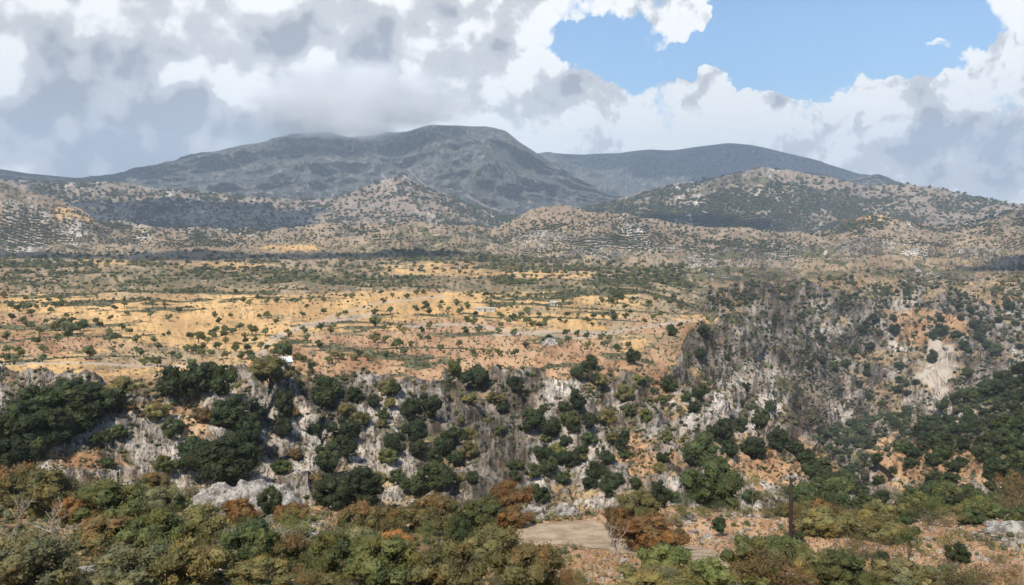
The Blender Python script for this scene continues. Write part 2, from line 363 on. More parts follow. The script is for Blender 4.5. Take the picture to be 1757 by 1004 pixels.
# ploughed and beaten tracks on the plateau
tracks = [((400, 470), (455, 560), 3), ]
def path(pts, wid):
    d = np.full(D.shape, 1e9)
    for (x0, y0), (x1, y1) in zip(pts[:-1], pts[1:]):
        vx, vy = x1-x0, y1-y0; t = np.clip(((PX-x0)*vx+(PY-y0)*vy)/(vx*vx+vy*vy), 0, 1)
        d = np.minimum(d, np.hypot(PX-x0-t*vx, (PY-y0-t*vy)*1.8))
    return (1-sst(wid*.7, wid*1.2, d))*(V > 9.0)
tr = np.zeros_like(D)
for pts, wd in (([(450, 630), (452, 600), (470, 580), (520, 560), (580, 548), (640, 540)], 8), ([(700, 560), (800, 556), (900, 572), (1000, 580), (1080, 565), (1200, 548)], 5), ([(560, 545), (650, 520), (760, 508)], 4), ([(850, 575), (960, 568), (1040, 572)], 5), ([(0, 625), (120, 622), (240, 628), (420, 628)], 4), ([(130, 365), (200, 378), (250, 390)], 5), ([(655, 300), (700, 345), (730, 380)], 2.2), ([(700, 290), (745, 335), (780, 372)], 2.0), ([(800, 335), (830, 352), (865, 365)], 2.0)):
    tr = np.maximum(tr, path(pts, wd))
m_pale = np.maximum(m_pale, tr*0.6)
ter = np.zeros_like(D)                                             # dark lines of the terrace banks
for pts, wd in (([(0, 590), (60, 580), (140, 576), (230, 580)], 3), ([(0, 622), (60, 617), (140, 612), (240, 612)], 2.5), ([(500, 560), (600, 552), (760, 560)], 3), ([(560, 605), (700, 596), (850, 600)], 2.2), ([(880, 520), (1000, 530), (1120, 536), (1190, 540)], 2.2), ([(830, 545), (960, 545), (1100, 552)], 2)):
    ter = np.maximum(ter, path(pts, wd))
m_scrub = np.maximum(m_scrub, ter*0.8); m_dry *= 1-ter
road_m = np.zeros_like(D)
def near_patch(cx, cy, wx, wy): return (np.hypot((PX-cx)/wx, (PY-cy)/wy) < 1) & (V < 4.6)
clip = lambda a: np.clip(a, 0, 1).astype(np.float32)

# ------------------------------------------------------------------ materials
def new_mat(name):
    m = bpy.data.materials.new(name); m.use_nodes = True; m.node_tree.nodes.clear(); return m, NT(m.node_tree)
def finish(m, T, col, rough=0.9, bump=None, bstr=0.5, bdist=1.0, spec=0.25):
    b = T.n('ShaderNodeBsdfPrincipled'); T.put(b.inputs['Base Color'], col); T.put(b.inputs['Roughness'], rough)
    b.inputs['Specular IOR Level'].default_value = spec
    if bump is not None:
        bn = T.n('ShaderNodeBump'); T.put(bn.inputs['Height'], bump); T.put(bn.inputs['Strength'], bstr); T.put(bn.inputs['Distance'], bdist)
        T.t.links.new(bn.outputs[0], b.inputs['Normal'])
    o = T.n('ShaderNodeOutputMaterial'); T.t.links.new(b.outputs[0], o.inputs[0]); return b
def ground_mat():
    m, T = new_mat('ground')
    geo = T.n('ShaderNodeNewGeometry'); pos = geo.outputs['Position']
    a1 = T.n('ShaderNodeAttribute', attribute_name='cover_a'); s1 = T.n('ShaderNodeSeparateColor'); T.t.links.new(a1.outputs['Color'], s1.inputs[0])
    a2 = T.n('ShaderNodeAttribute', attribute_name='cover_b'); s2 = T.n('ShaderNodeSeparateColor'); T.t.links.new(a2.outputs['Color'], s2.inputs[0])
    rock, red, dry = s1.outputs; scrub, pale, mount = s2.outputs
    size = a2.outputs['Alpha']                                      # grain of this stretch of ground, metres
    gp = T.v('DIVIDE', pos, size) if False else T.v('SCALE', pos, scale=T.m('DIVIDE', 1.0, size))
    n_f = T.noise(gp, 1.0, 8, 0.62); n_m = T.noise(gp, 0.22, 6, 0.6); n_big = T.noise(pos, 0.004, 5, 0.55)
    stv = T.v('MULTIPLY', gp, (1, 1, 0.22)); n_st = T.noise(stv, 0.8, 6, 0.6, 0.3)
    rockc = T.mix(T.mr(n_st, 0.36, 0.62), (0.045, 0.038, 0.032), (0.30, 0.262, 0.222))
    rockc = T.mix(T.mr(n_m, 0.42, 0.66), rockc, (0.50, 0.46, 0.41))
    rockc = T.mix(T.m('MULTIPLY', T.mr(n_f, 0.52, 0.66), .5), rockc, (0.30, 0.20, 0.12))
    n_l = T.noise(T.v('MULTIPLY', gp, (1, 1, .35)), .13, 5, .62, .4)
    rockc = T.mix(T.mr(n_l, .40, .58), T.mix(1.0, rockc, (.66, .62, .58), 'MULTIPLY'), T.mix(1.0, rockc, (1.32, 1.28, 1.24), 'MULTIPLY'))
    earth = T.mix(T.mr(n_m, 0.35, 0.65), (0.26, 0.17, 0.085), (0.42, 0.31, 0.18))
    earth = T.mix(T.mr(n_f, 0.5, 0.64), earth, (0.13, 0.105, 0.06))
    redc = T.mix(T.mr(n_m, 0.35, 0.62), (0.32, 0.175, 0.095), (0.50, 0.315, 0.18))
    redc = T.mix(T.mr(n_f, 0.52, 0.7), redc, (0.20, 0.11, 0.06))
    goldc = T.mix(T.mr(n_m, 0.35, 0.62), (0.46, 0.28, 0.125), (0.66, 0.42, 0.185))
    goldc = T.mix(T.m('MULTIPLY', T.mr(n_f, 0.5, 0.66), .6), goldc, (0.33, 0.23, 0.11))
    scr = T.mix(T.mr(n_f, 0.38, 0.6), (0.04, 0.046, 0.026), (0.15, 0.135, 0.075))
    mtc = T.mix(T.mr(n_st, 0.38, 0.62), (0.045, 0.055, 0.055), (0.15, 0.15, 0.145))
    mtc = T.mix(T.mr(n_f, 0.55, 0.68), mtc, (0.36, 0.335, 0.31))
    def edge(f, lo=.28, hi=.52, amt=.55):                            # patches end raggedly
        return T.mr(T.m('ADD', f, T.m('MULTIPLY', T.m('SUBTRACT', n_f, 0.5), amt)), lo, hi)
    far = T.m('MINIMUM', T.m('DIVIDE', size, 26.0), 1.0)
    earth = T.mix(far, earth, T.mix(n_m, (0.20, 0.15, 0.115), (0.34, 0.27, 0.215)))
    c = earth
    c = T.mix(edge(red), c, redc); c = T.mix(edge(dry), c, goldc)
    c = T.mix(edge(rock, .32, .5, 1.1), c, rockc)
    c = T.mix(edge(mount, .4, .6), c, mtc)
    n_v = T.noise(gp, 2.2, 5, 0.6)
    c = T.mix(T.m('MULTIPLY', T.mr(n_v, 0.53, 0.62), T.m('SUBTRACT', 1.0, T.m('MAXIMUM', T.m('MULTIPLY', dry, .8), T.m('MULTIPLY', rock, .35)))), c, (0.075, 0.08, 0.04))
    c = T.mix(T.m('MULTIPLY', T.m('MULTIPLY', rock, T.mr(T.noise(T.v('MULTIPLY', gp, (1, 1, .3)), 1.7, 4, .7), .50, .60)), .8), c, (0.04, 0.036, 0.03))
    c = T.mix(edge(scrub, .3, .55, .9), c, scr)
    c = T.mix(T.m('MULTIPLY', pale, .9), c, T.mix(n_m, (0.40, 0.33, 0.26), (0.52, 0.46, 0.38)))
    hgt = T.m('MULTIPLY', T.m('ADD', n_f, n_st), T.m('ADD', T.m('MULTIPLY', rock, 1.6), .4))
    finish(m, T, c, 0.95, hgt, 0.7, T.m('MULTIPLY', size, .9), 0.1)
    return m
GROUND = ground_mat()

def grid_mesh(name, P, mask=None, extra=None, smooth=True):
    nr, nc = P.shape[:2]
    idx = np.arange(nr*nc, dtype=np.int32).reshape(nr, nc)
    q = np.stack([idx[:-1, :-1], idx[:-1, 1:], idx[1:, 1:], idx[1:, :-1]], -1).reshape(-1, 4)
    if mask is not None: q = q[mask.reshape(-1)]
    used = np.unique(q); remap = np.full(nr*nc, -1, np.int32); remap[used] = np.arange(len(used)); q = remap[q]
    return mesh_from(name, P.reshape(-1, 3)[used], q, smooth), used
def mesh_from(name, v, f, smooth=False):
    me = bpy.data.meshes.new(name); k = f.shape[1]
    me.vertices.add(len(v)); me.vertices.foreach_set('co', np.ascontiguousarray(v, np.float32).ravel())
    me.loops.add(f.size); me.loops.foreach_set('vertex_index', np.ascontiguousarray(f, np.int32).ravel())
    me.polygons.add(len(f)); me.polygons.foreach_set('loop_start', np.arange(0, f.size, k, dtype=np.int32))
    me.update(calc_edges=True)
    me.polygons.foreach_set('use_smooth', np.full(len(f), smooth))
    return me
def link(name, me, mat=None, parent=None):
    o = bpy.data.objects.new(name, me); S.collection.objects.link(o)
    if mat is not None and me is not None and not me.materials: me.materials.append(mat)
    if parent: o.parent = parent
    return o
m_scrub[(V<4.6)] *= 1-road_in[(V<4.6)]
grain = np.clip(D*0.0075, 0.45, 40)
mountm = clip(z_mount)
CA = np.stack([clip(m_rock), clip(m_red), clip(m_dry), np.ones_like(mountm)], -1)
CB = np.stack([clip(m_scrub), clip(m_pale), mountm, grain.astype(np.float32)], -1)
def terrain(name, v0, v1):
    i0 = int(np.searchsorted(V[:, 0], v0-1e-6)); i1 = int(np.searchsorted(V[:, 0], v1-1e-6))+1
    sub = P1[i0:i1]
    me, used = grid_mesh(name, sub)
    for nm, A in (('cover_a', CA), ('cover_b', CB)):
        at = me.color_attributes.new(nm, 'FLOAT_COLOR', 'POINT'); at.data.foreach_set('color', np.ascontiguousarray(A[i0:i1].reshape(-1, 4)[used], np.float32).ravel())
    return tag(link(name, me, GROUND), kind='structure')
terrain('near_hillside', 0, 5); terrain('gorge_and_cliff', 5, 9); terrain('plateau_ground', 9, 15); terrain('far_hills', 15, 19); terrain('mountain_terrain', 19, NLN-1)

# ------------------------------------------------------------------ haze
def haze():
    m, T = new_mat('haze_air')
    v = T.n('ShaderNodeVolumePrincipled'); v.inputs['Color'].default_value = (0.68, 0.83, 1.0, 1); v.inputs['Density'].default_value = 7e-5
    v.inputs['Anisotropy'].default_value = 0.0
    o = T.n('ShaderNodeOutputMaterial'); T.t.links.new(v.outputs[0], o.inputs['Volume'])
    x, y0, y1, z0, z1 = 9000, -300, 15500, -900, 1450
    vs = np.array([(sx*x*(1 if y == y0 else 3.2), y, z) for z in (z0, z1) for (sx, y) in ((-1, y0), (1, y0), (1, y1), (-1, y1))])
    fs = np.array([(0, 3, 2, 1), (4, 5, 6, 7), (0, 1, 5, 4), (1, 2, 6, 5), (2, 3, 7, 6), (3, 0, 4, 7)])
    tag(link('haze', mesh_from('haze', vs, fs), m), kind='stuff')
haze()
def summit_cloud():
    m, T = new_mat('cloud_vapour'); v = T.n('ShaderNodeVolumePrincipled'); v.inputs['Color'].default_value = (1, 1, 1, 1); v.inputs['Density'].default_value = 0.0032
    v.inputs['Anisotropy'].default_value = 0.1; o = T.n('ShaderNodeOutputMaterial'); T.t.links.new(v.outputs[0], o.inputs['Volume'])
    n = 60; vs, fs = [], []
    th = np.linspace(0, 2*math.pi, 2*n, endpoint=False); ph = np.linspace(-math.pi/2, math.pi/2, n)
    A, B = np.meshgrid(th, ph); U = np.stack([np.cos(B)*np.cos(A), np.cos(B)*np.sin(A), np.sin(B)], -1).astype(np.float32)
    for k, (px, py, wpx, hpx, dd) in enumerate(((610, 176, 170, 58, 5800), (700, 178, 60, 44, 5900), (500, 196, 80, 36, 5850), (600, 224, 60, 15, 5700), (545, 224, 30, 12, 5650), (655, 226, 30, 13, 5700), (733, 208, 26, 14, 5800))):
        x, s_ = ray(px, py); C = np.array([x*dd, dd, s_*dd]); sc = np.array([wpx, wpx*.5, hpx])*dd/F
        r = 1+.35*perlin(U*1.8+k*5, 5)+.30*perlin(U*4+k, 6)+.22*perlin(U*9+k, 7)+.1*perlin(U*19, 8)
        Pm = U*r[..., None]*sc+C; i = np.arange(n*2*n).reshape(n, 2*n); j = np.roll(i, -1, 1)
        q = np.stack([i[:-1], j[:-1], j[1:], i[1:]], -1).reshape(-1, 4)
        tag(link('summit_cloud', mesh_from('summit_cloud', Pm.reshape(-1, 3), q, True), m), kind='stuff')
summit_cloud()
def shade_clouds():
    # unseen clouds added above the frame to shade the mountain and some hills
    m, T = new_mat('shade_cloud_body'); tc = T.n('ShaderNodeNewGeometry').outputs['Position']; n_ = T.noise(tc, .002, 6, .6)
    finish(m, T, (.92, .92, .92), 1, n_, .5, 60, 0)
    v0, f0 = cubesphere(44)
    for k, (gx, gy, gz, wx, wy) in enumerate(((3300, 8900, 300, 2300, 1100), (-3900, 6400, 120, 1700, 700), (-1250, 3300, 40, 480, 280), (330, 3000, 0, 520, 300), (-2300, 2500, 0, 420, 300), (1500, 2350, 0, 260, 200), (1150, 4250, 80, 480, 200), (-500, 1450, -40, 420, 90), (1000, 1250, -60, 300, 150))):
        h = 3300; t = (h-gz)/sdir.z; C = np.array([gx+sdir.x*t, gy+sdir.y*t, h]); U = v0.astype(np.float32)
        r = 1+.30*perlin(U*2.1+k*7, 11)+.22*perlin(U*4.3+k, 12)+.15*perlin(U*9+k, 13)+.09*perlin(U*18, 14)
        hz = min(wx, wy)*.35+120; Pm = U*r[:, None]*np.array([wx, wy, hz]); Pm[:, 2] = np.where(Pm[:, 2] < -.25*hz, -.25*hz+.15*(Pm[:, 2]+.25*hz), Pm[:, 2])
        tag(link('shade_cloud', mesh_from('shade_cloud', Pm+C, f0, True), m), kind='stuff')
#VEG
# ------------------------------------------------------------------ foliage and wood
def leaf_mat(name, dark, light, tip=None, tinted=False):
    m, T = new_mat(name)
    g = T.n('ShaderNodeNewGeometry'); oi = T.n('ShaderNodeObjectInfo')
    tc = T.n('ShaderNodeTexCoord').outputs['Object']
    r = T.m('ADD', T.m('MULTIPLY', g.outputs['Random Per Island'], 0.6), T.m('MULTIPLY', T.noise(tc, 3.5, 3, .5), 0.5))
    c = T.mix(r, dark, light)
    if tip:
        sp = T.n('ShaderNodeSeparateXYZ'); T.t.links.new(tc, sp.inputs[0])
        c = T.mix(T.m('MULTIPLY', T.mr(T.m('ADD', sp.outputs[2], T.m('MULTIPLY', T.noise(tc, 4, 4, .6), 1.1)), 0.95, 1.3), .85), c, T.mix(g.outputs['Random Per Island'], tip, tuple(x*.55 for x in tip)))
    gp_ = T.n('ShaderNodeNewGeometry').outputs['Position']; c = T.mix(T.m('MULTIPLY', T.mr(T.noise(gp_, .55, 4, .6), .46, .62), .75), c, T.mix(1.0, c, (1.28, 0.98, .72), 'MULTIPLY')); c = T.mix(T.m('MULTIPLY', T.mr(T.noise(gp_, .8, 3, .6), .58, .46), .5), c, T.mix(1.0, c, (.62, .8, .75), 'MULTIPLY'))
    if tinted:
        a = T.n('ShaderNodeAttribute', attribute_name='tint'); c = T.mix(1.0, c, a.outputs['Color'], 'MULTIPLY')
    else:
        k = T.m('ADD', 0.72, T.m('MULTIPLY', oi.outputs['Random'], 0.56)); c = T.v('SCALE', c, scale=k)
    b = T.n('ShaderNodeBsdfPrincipled'); T.put(b.inputs['Base Color'], c); b.inputs['Roughness'].default_value = 0.7; b.inputs['Specular IOR Level'].default_value = 0.25
    tr = T.n('ShaderNodeBsdfTranslucent'); T.put(tr.inputs['Color'], c)
    ms = T.n('ShaderNodeMixShader'); ms.inputs[0].default_value = 0.22
    T.t.links.new(b.outputs[0], ms.inputs[1]); T.t.links.new(tr.outputs[0], ms.inputs[2])
    o = T.n('ShaderNodeOutputMaterial'); T.t.links.new(ms.outputs[0], o.inputs[0]); return m
LM = {
 'dark': leaf_mat('evergreen_leaves', (0.012, 0.020, 0.009), (0.066, 0.084, 0.034)),
 'oakgreen': leaf_mat('holm_oak_leaves', (0.018, 0.030, 0.012), (0.095, 0.118, 0.042)),
 'green': leaf_mat('green_leaves', (0.045, 0.06, 0.02), (0.165, 0.175, 0.06)),
 'bright': leaf_mat('fresh_green_leaves', (0.06, 0.08, 0.022), (0.20, 0.21, 0.07)),
 'olive': leaf_mat('olive_green_leaves', (0.06, 0.056, 0.022), (0.26, 0.225, 0.085)),
 'grey': leaf_mat('grey_green_leaves', (0.06, 0.06, 0.032), (0.25, 0.24, 0.12)),
 'rust': leaf_mat('rust_brown_leaves', (0.08, 0.045, 0.018), (0.24, 0.135, 0.05)),
 'rustgreen': leaf_mat('rust_tipped_leaves', (0.045, 0.05, 0.018), (0.18, 0.16, 0.06), tip=(0.30, 0.16, 0.065)),
 'orange': leaf_mat('orange_leaves', (0.14, 0.06, 0.02), (0.46, 0.20, 0.06)),
 'brown': leaf_mat('dry_brown_leaves', (0.09, 0.06, 0.026), (0.25, 0.175, 0.085)),
 'yellow': leaf_mat('yellow_leaves', (0.16, 0.11, 0.02), (0.55, 0.42, 0.09)),
 'olivetree': leaf_mat('olive_tree_leaves', (0.045, 0.060, 0.028), (0.20, 0.225, 0.105)),
 'mass': leaf_mat('far_scrub_leaves', (0.55, 0.55, 0.55), (1.3, 1.3, 1.3), tinted=True)}
def bark_mat(name, a, b_):
    m, T = new_mat(name); tc = T.n('ShaderNodeTexCoord').outputs['Object']
    n = T.noise(T.v('MULTIPLY', tc, (1, 1, .3)), 30, 5, .6); finish(m, T, T.mix(T.mr(n, .35, .65), a, b_), 0.9, n, .6, .02); return m
BARK = bark_mat('tree_bark', (0.06, 0.045, 0.03), (0.17, 0.13, 0.09)); PALEBARK = bark_mat('pale_dry_bark', (0.16, 0.13, 0.10), (0.36, 0.31, 0.25))
def stone_mat(name, a, b_, c_):
    m, T = new_mat(name); tc = T.n('ShaderNodeNewGeometry').outputs['Position']
    n = T.noise(tc, 0.9, 9, .65); n2 = T.noise(tc, 2.3, 7, .65)
    c = T.mix(T.mr(n, .36, .6), a, b_); c = T.mix(T.mr(n2, .55, .68), c, c_)
    finish(m, T, c, .95, T.m('ADD', n, n2), .9, .35, .1); return m
STONE = stone_mat('limestone', (0.13, 0.115, 0.10), (0.42, 0.395, 0.355), (0.06, 0.053, 0.046))
def cubesphere(n):
    vs, fs = {}, []
    def vid(p):
        k = tuple(np.round(p, 5)); return vs.setdefault(k, len(vs))
    for ax in range(3):
        for sg in (-1, 1):
            for i in range(n):
                for j in range(n):
                    q = []
                    for a, b in ((i, j), (i+1, j), (i+1, j+1), (i, j+1)):
                        u, v_ = math.tan((a/n*2-1)*math.pi/4), math.tan((b/n*2-1)*math.pi/4); p = np.zeros(3); p[ax] = sg; p[(ax+1) % 3] = u*sg; p[(ax+2) % 3] = v_
                        q.append(vid(p/np.linalg.norm(p)))
                    fs.append(q)
    return np.array(list(vs.keys()), np.float32), np.array(fs, np.int32)
CS2, CS3, CS4 = cubesphere(2), cubesphere(3), cubesphere(4)
def unit(n, rng):
    v = rng.normal(size=(n, 3)); return v/np.linalg.norm(v, axis=1)[:, None]
def leaves(P, Nn, size, rng, aspect=.62, rnd=.9):
    n = len(P); nn = Nn+rnd*rng.normal(size=(n, 3)); nn /= np.linalg.norm(nn, axis=1)[:, None]+1e-9
    t = np.cross(nn, unit(n, rng)); t /= np.linalg.norm(t, axis=1)[:, None]+1e-9; b = np.cross(nn, t)
    s_ = size*(0.55+0.9*rng.random(n))[:, None]
    v = np.stack([P-t*s_, P-b*s_*aspect+nn*s_*.15, P+t*s_, P+b*s_*aspect+nn*s_*.15], 1).reshape(-1, 3)
    return v, np.arange(4*n).reshape(n, 4)
def merge(lst):
    V_, F_, o = [], [], 0
    for v, f in lst: V_.append(v); F_.append(f+o); o += len(v)
    return np.concatenate(V_), np.concatenate(F_)
def crown_geo(rng, w=1.0, h=.85, z0=.1, nclump=20, nleaf=100, leaf=.03, cr=.2, flat=1.0, core=True, fill=.65, up=0.0):
    """a crown of leaf clumps: w wide, h high, its underside at z0"""
    out = []
    for i in range(nclump):
        d = unit(1, rng)[0]; rad = fill+(1-fill)*rng.random()
        if i < 3: rad *= .3
        c = d*rad*(0.5-cr*.55)*np.array([1, 1, 1]); ph = math.atan2(d[1], d[0])
        c[:2] *= w*(1+.14*math.sin(3*ph+rng.random()*.6)); c[2] = z0+h*.5+c[2]*h*1.05*flat
        if c[2] < z0+h*.3: c[:2] *= .9
        r = cr*(.7+.6*rng.random())
        if core:
            v, f = CS3; vv = v*r*.72*(1+.18*rng.normal(size=(len(v), 1))); out.append((vv*np.array([1, 1, .9])+c, f))
        n = int(nleaf*(r/cr)**2); dd = unit(n, rng); dd[:, 2] = dd[:, 2]*.9+up
        Pp = c+dd*r*(.72+.42*rng.random((n, 1))**1.5+.55*rng.random((n, 1))**9)*np.array([1, 1, .9])
        out.append(leaves(Pp, dd, leaf, rng))
    v, f = merge(out)
    lo = z0*.5
    v[:, 2] = np.where(v[:, 2] < lo, lo+(v[:, 2]-lo)*.2, v[:, 2])
    return v.astype(np.float32), f
def tube(pts, rad, n=6):
    pts = np.array(pts, float); V_ = []
    for i, p in enumerate(pts):
        t = pts[min(i+1, len(pts)-1)]-pts[max(i-1, 0)]; t /= np.linalg.norm(t)+1e-9
        a = np.cross(t, [0.3, 1, .1]); a /= np.linalg.norm(a); b = np.cross(t, a)
        for k in range(n):
            an = 2*math.pi*k/n; V_.append(p+rad[i]*(math.cos(an)*a+math.sin(an)*b))
    F_ = [[i*n+k, i*n+(k+1) % n, (i+1)*n+(k+1) % n, (i+1)*n+k] for i in range(len(pts)-1) for k in range(n)]
    if n == 6:
        e = (len(pts)-1)*n; F_ += [[e, e+1, e+2, e+3], [e, e+3, e+4, e+5]]
    return np.array(V_, np.float32), np.array(F_, np.int32)
def wood_geo(rng, z1, r0, nlimb, spread, top, wig=.05, lean=0.0, n=6):
    """short trunk that forks into limbs reaching into the crown"""
    out = []; base = np.array([0, 0, -.12]); tip = np.array([lean, 0, z1])
    mid = (base+tip)/2+rng.normal(size=3)*wig*np.array([1, 1, 0])
    out.append(tube([base, mid, tip], [r0*1.4, r0, r0*.8], n))
    for k in range(nlimb):
        an = 2*math.pi*(k+rng.random()*.7)/max(nlimb, 1); e = tip+np.array([math.cos(an)*spread, math.sin(an)*spread, top*(.7+.4*rng.random())])
        m_ = (tip+e)/2+rng.normal(size=3)*wig; out.append(tube([tip-np.array([0, 0, r0]), m_, e], [r0*.7, r0*.45, r0*.2], n))
    return merge(out)
# one mesh of every kind and shape; x, y run from -.5 to .5 so a scale is a width in metres
def mk(name, geo, mat): me = mesh_from(name, geo[0], geo[1]); me.materials.append(mat); return me
oakC = [mk('oak_crown', crown_geo(np.random.default_rng(100+i), h=.80+.08*(i % 3), z0=.06, nclump=22, nleaf=105, leaf=.026, cr=.19), LM['dark']) for i in range(5)]
oakT = [mk('oak_trunk', wood_geo(np.random.default_rng(120+i), .22, .035, 4, .2, .3), BARK) for i in range(2)]
bigC = [mk('big_oak_crown', crown_geo(np.random.default_rng(140+i), h=.98, z0=.07, nclump=48, nleaf=170, leaf=.016, cr=.135, fill=.7), LM['dark']) for i in range(2)]
oliC = [mk('olive_crown', crown_geo(np.random.default_rng(160+i), h=.74, z0=.15, nclump=13, nleaf=65, leaf=.034, cr=.2), LM['olivetree']) for i in range(4)]
oliT = [mk('olive_trunk', wood_geo(np.random.default_rng(180+i), .30, .05, 3, .2, .25, .06), BARK) for i in range(2)]
shC = [mk('shrub_leaves', crown_geo(np.random.default_rng(200+i), h=.66, z0=.03, nclump=34, nleaf=150, leaf=.0155, cr=.135, fill=.72, flat=.95, up=.12), LM['olive']) for i in range(5)]
shL = [mk('open_shrub_leaves', crown_geo(np.random.default_rng(220+i), h=.78, z0=.14, nclump=30, nleaf=105, leaf=.0135, cr=.12, core=False, fill=.55, up=.25), LM['olive']) for i in range(3)]
def stems_geo(rng, n, h, sp, r, m=6):
    out = []
    for k in range(n):
        an = rng.random()*2*math.pi; rr = sp*(.4+.6*rng.random()); e = np.array([math.cos(an)*rr, math.sin(an)*rr, h*(.75+.3*rng.random())])
        b = np.array([math.cos(an)*.03, math.sin(an)*.03, -.08]); q = e*.5+rng.normal(size=3)*.03
        out.append(tube([b, q, e], [r, r*.7, r*.3], m))
        for j in range(3):
            e2 = q+(e-q)*rng.random()+rng.normal(size=3)*.10+[0, 0, .09]; out.append(tube([q+(e-q)*.25*j, e2], [r*.4, r*.15], 6))
    return merge(out)
shT = [mk('shrub_stems', stems_geo(np.random.default_rng(240+i), 9, .55, .38, .008), BARK) for i in range(2)]
colC = mk('upright_shrub_leaves', crown_geo(np.random.default_rng(260), h=1.35, z0=.05, nclump=20, nleaf=120, leaf=.03, cr=.24, flat=1.0), LM['dark'])

# ------------------------------------------------------------------ finding the ground under a place in the photo
def ground_at(px, py, vmin=2.0, behind=0):
    c = int(np.clip(np.searchsorted(COLX, px), 1, NC-2))
    r = None
    for _ in range(3):
        ok = np.where((PY[:, c] <= py) & VIS[:, c] & (V[:, 0] >= vmin))[0]
        if len(ok) == 0: return None
        r = ok[0]; c = int(np.clip(c+round((px-PX[r, c])/1.5), 1, NC-2))
    return P1[r, c].astype(float), float(D[r, c]), float(V[r, 0])
HIDDEN_DROP = 0.0
def use(o, mat):
    if mat is not None:
        o.material_slots[0].link = 'OBJECT'; o.material_slots[0].material = mat
def plant(name, parts, pos, size, mats, label, cat, group=None, rot=None, hz=1.0):
    t = bpy.data.objects.new(name, None); S.collection.objects.link(t); t.empty_display_size = .3
    t.location = pos; t.rotation_euler = (0, 0, rot if rot is not None else random.random()*6.28); t.scale = (size, size*random.uniform(.92, 1.08), size*hz)
    tag(t, label, cat, group)
    for (nm, me), mt in zip(parts, mats):
        o = bpy.data.objects.new(nm, me); S.collection.objects.link(o); o.parent = t; use(o, mt)
    return t
def oak(cx, cy, w_, hr=.9, mat='dark', label=None, group=None, big=False, vmin=4.2):
    base = cy+w_*hr*.42
    g = ground_at(cx, base, vmin)
    if g is None: return None
    p, d, v = g; w_ = w_*d/F
    p[2] -= .09*w_
    C_ = random.choice(bigC if big else oakC); T_ = random.choice(oakT)
    return plant('evergreen_oak', [('crown', C_), ('trunk', T_)], p, w_*1.05, [LM[mat], None], label, 'tree', group, hz=hr/(1.12 if big else .9))
def shrub(cx, cy, w_, h_, mat, label, group=None, kind='s', vmin=2.0, name='shrub'):
    base = cy+h_*.5
    g = ground_at(cx, min(base, 1120), vmin)
    if g is None: return None
    p, d, v = g; wm = w_*d/F
    p[2] -= .04*wm
    C_ = random.choice(shC if kind == 's' else shL)
    nh = .70 if kind == 's' else .9
    return plant(name, [('foliage', C_), ('stems', random.choice(shT))], p, wm*1.08, [LM[mat], None if kind == 's' else PALEBARK], label, 'shrub', group, hz=(h_/w_)/nh)

shade_clouds()
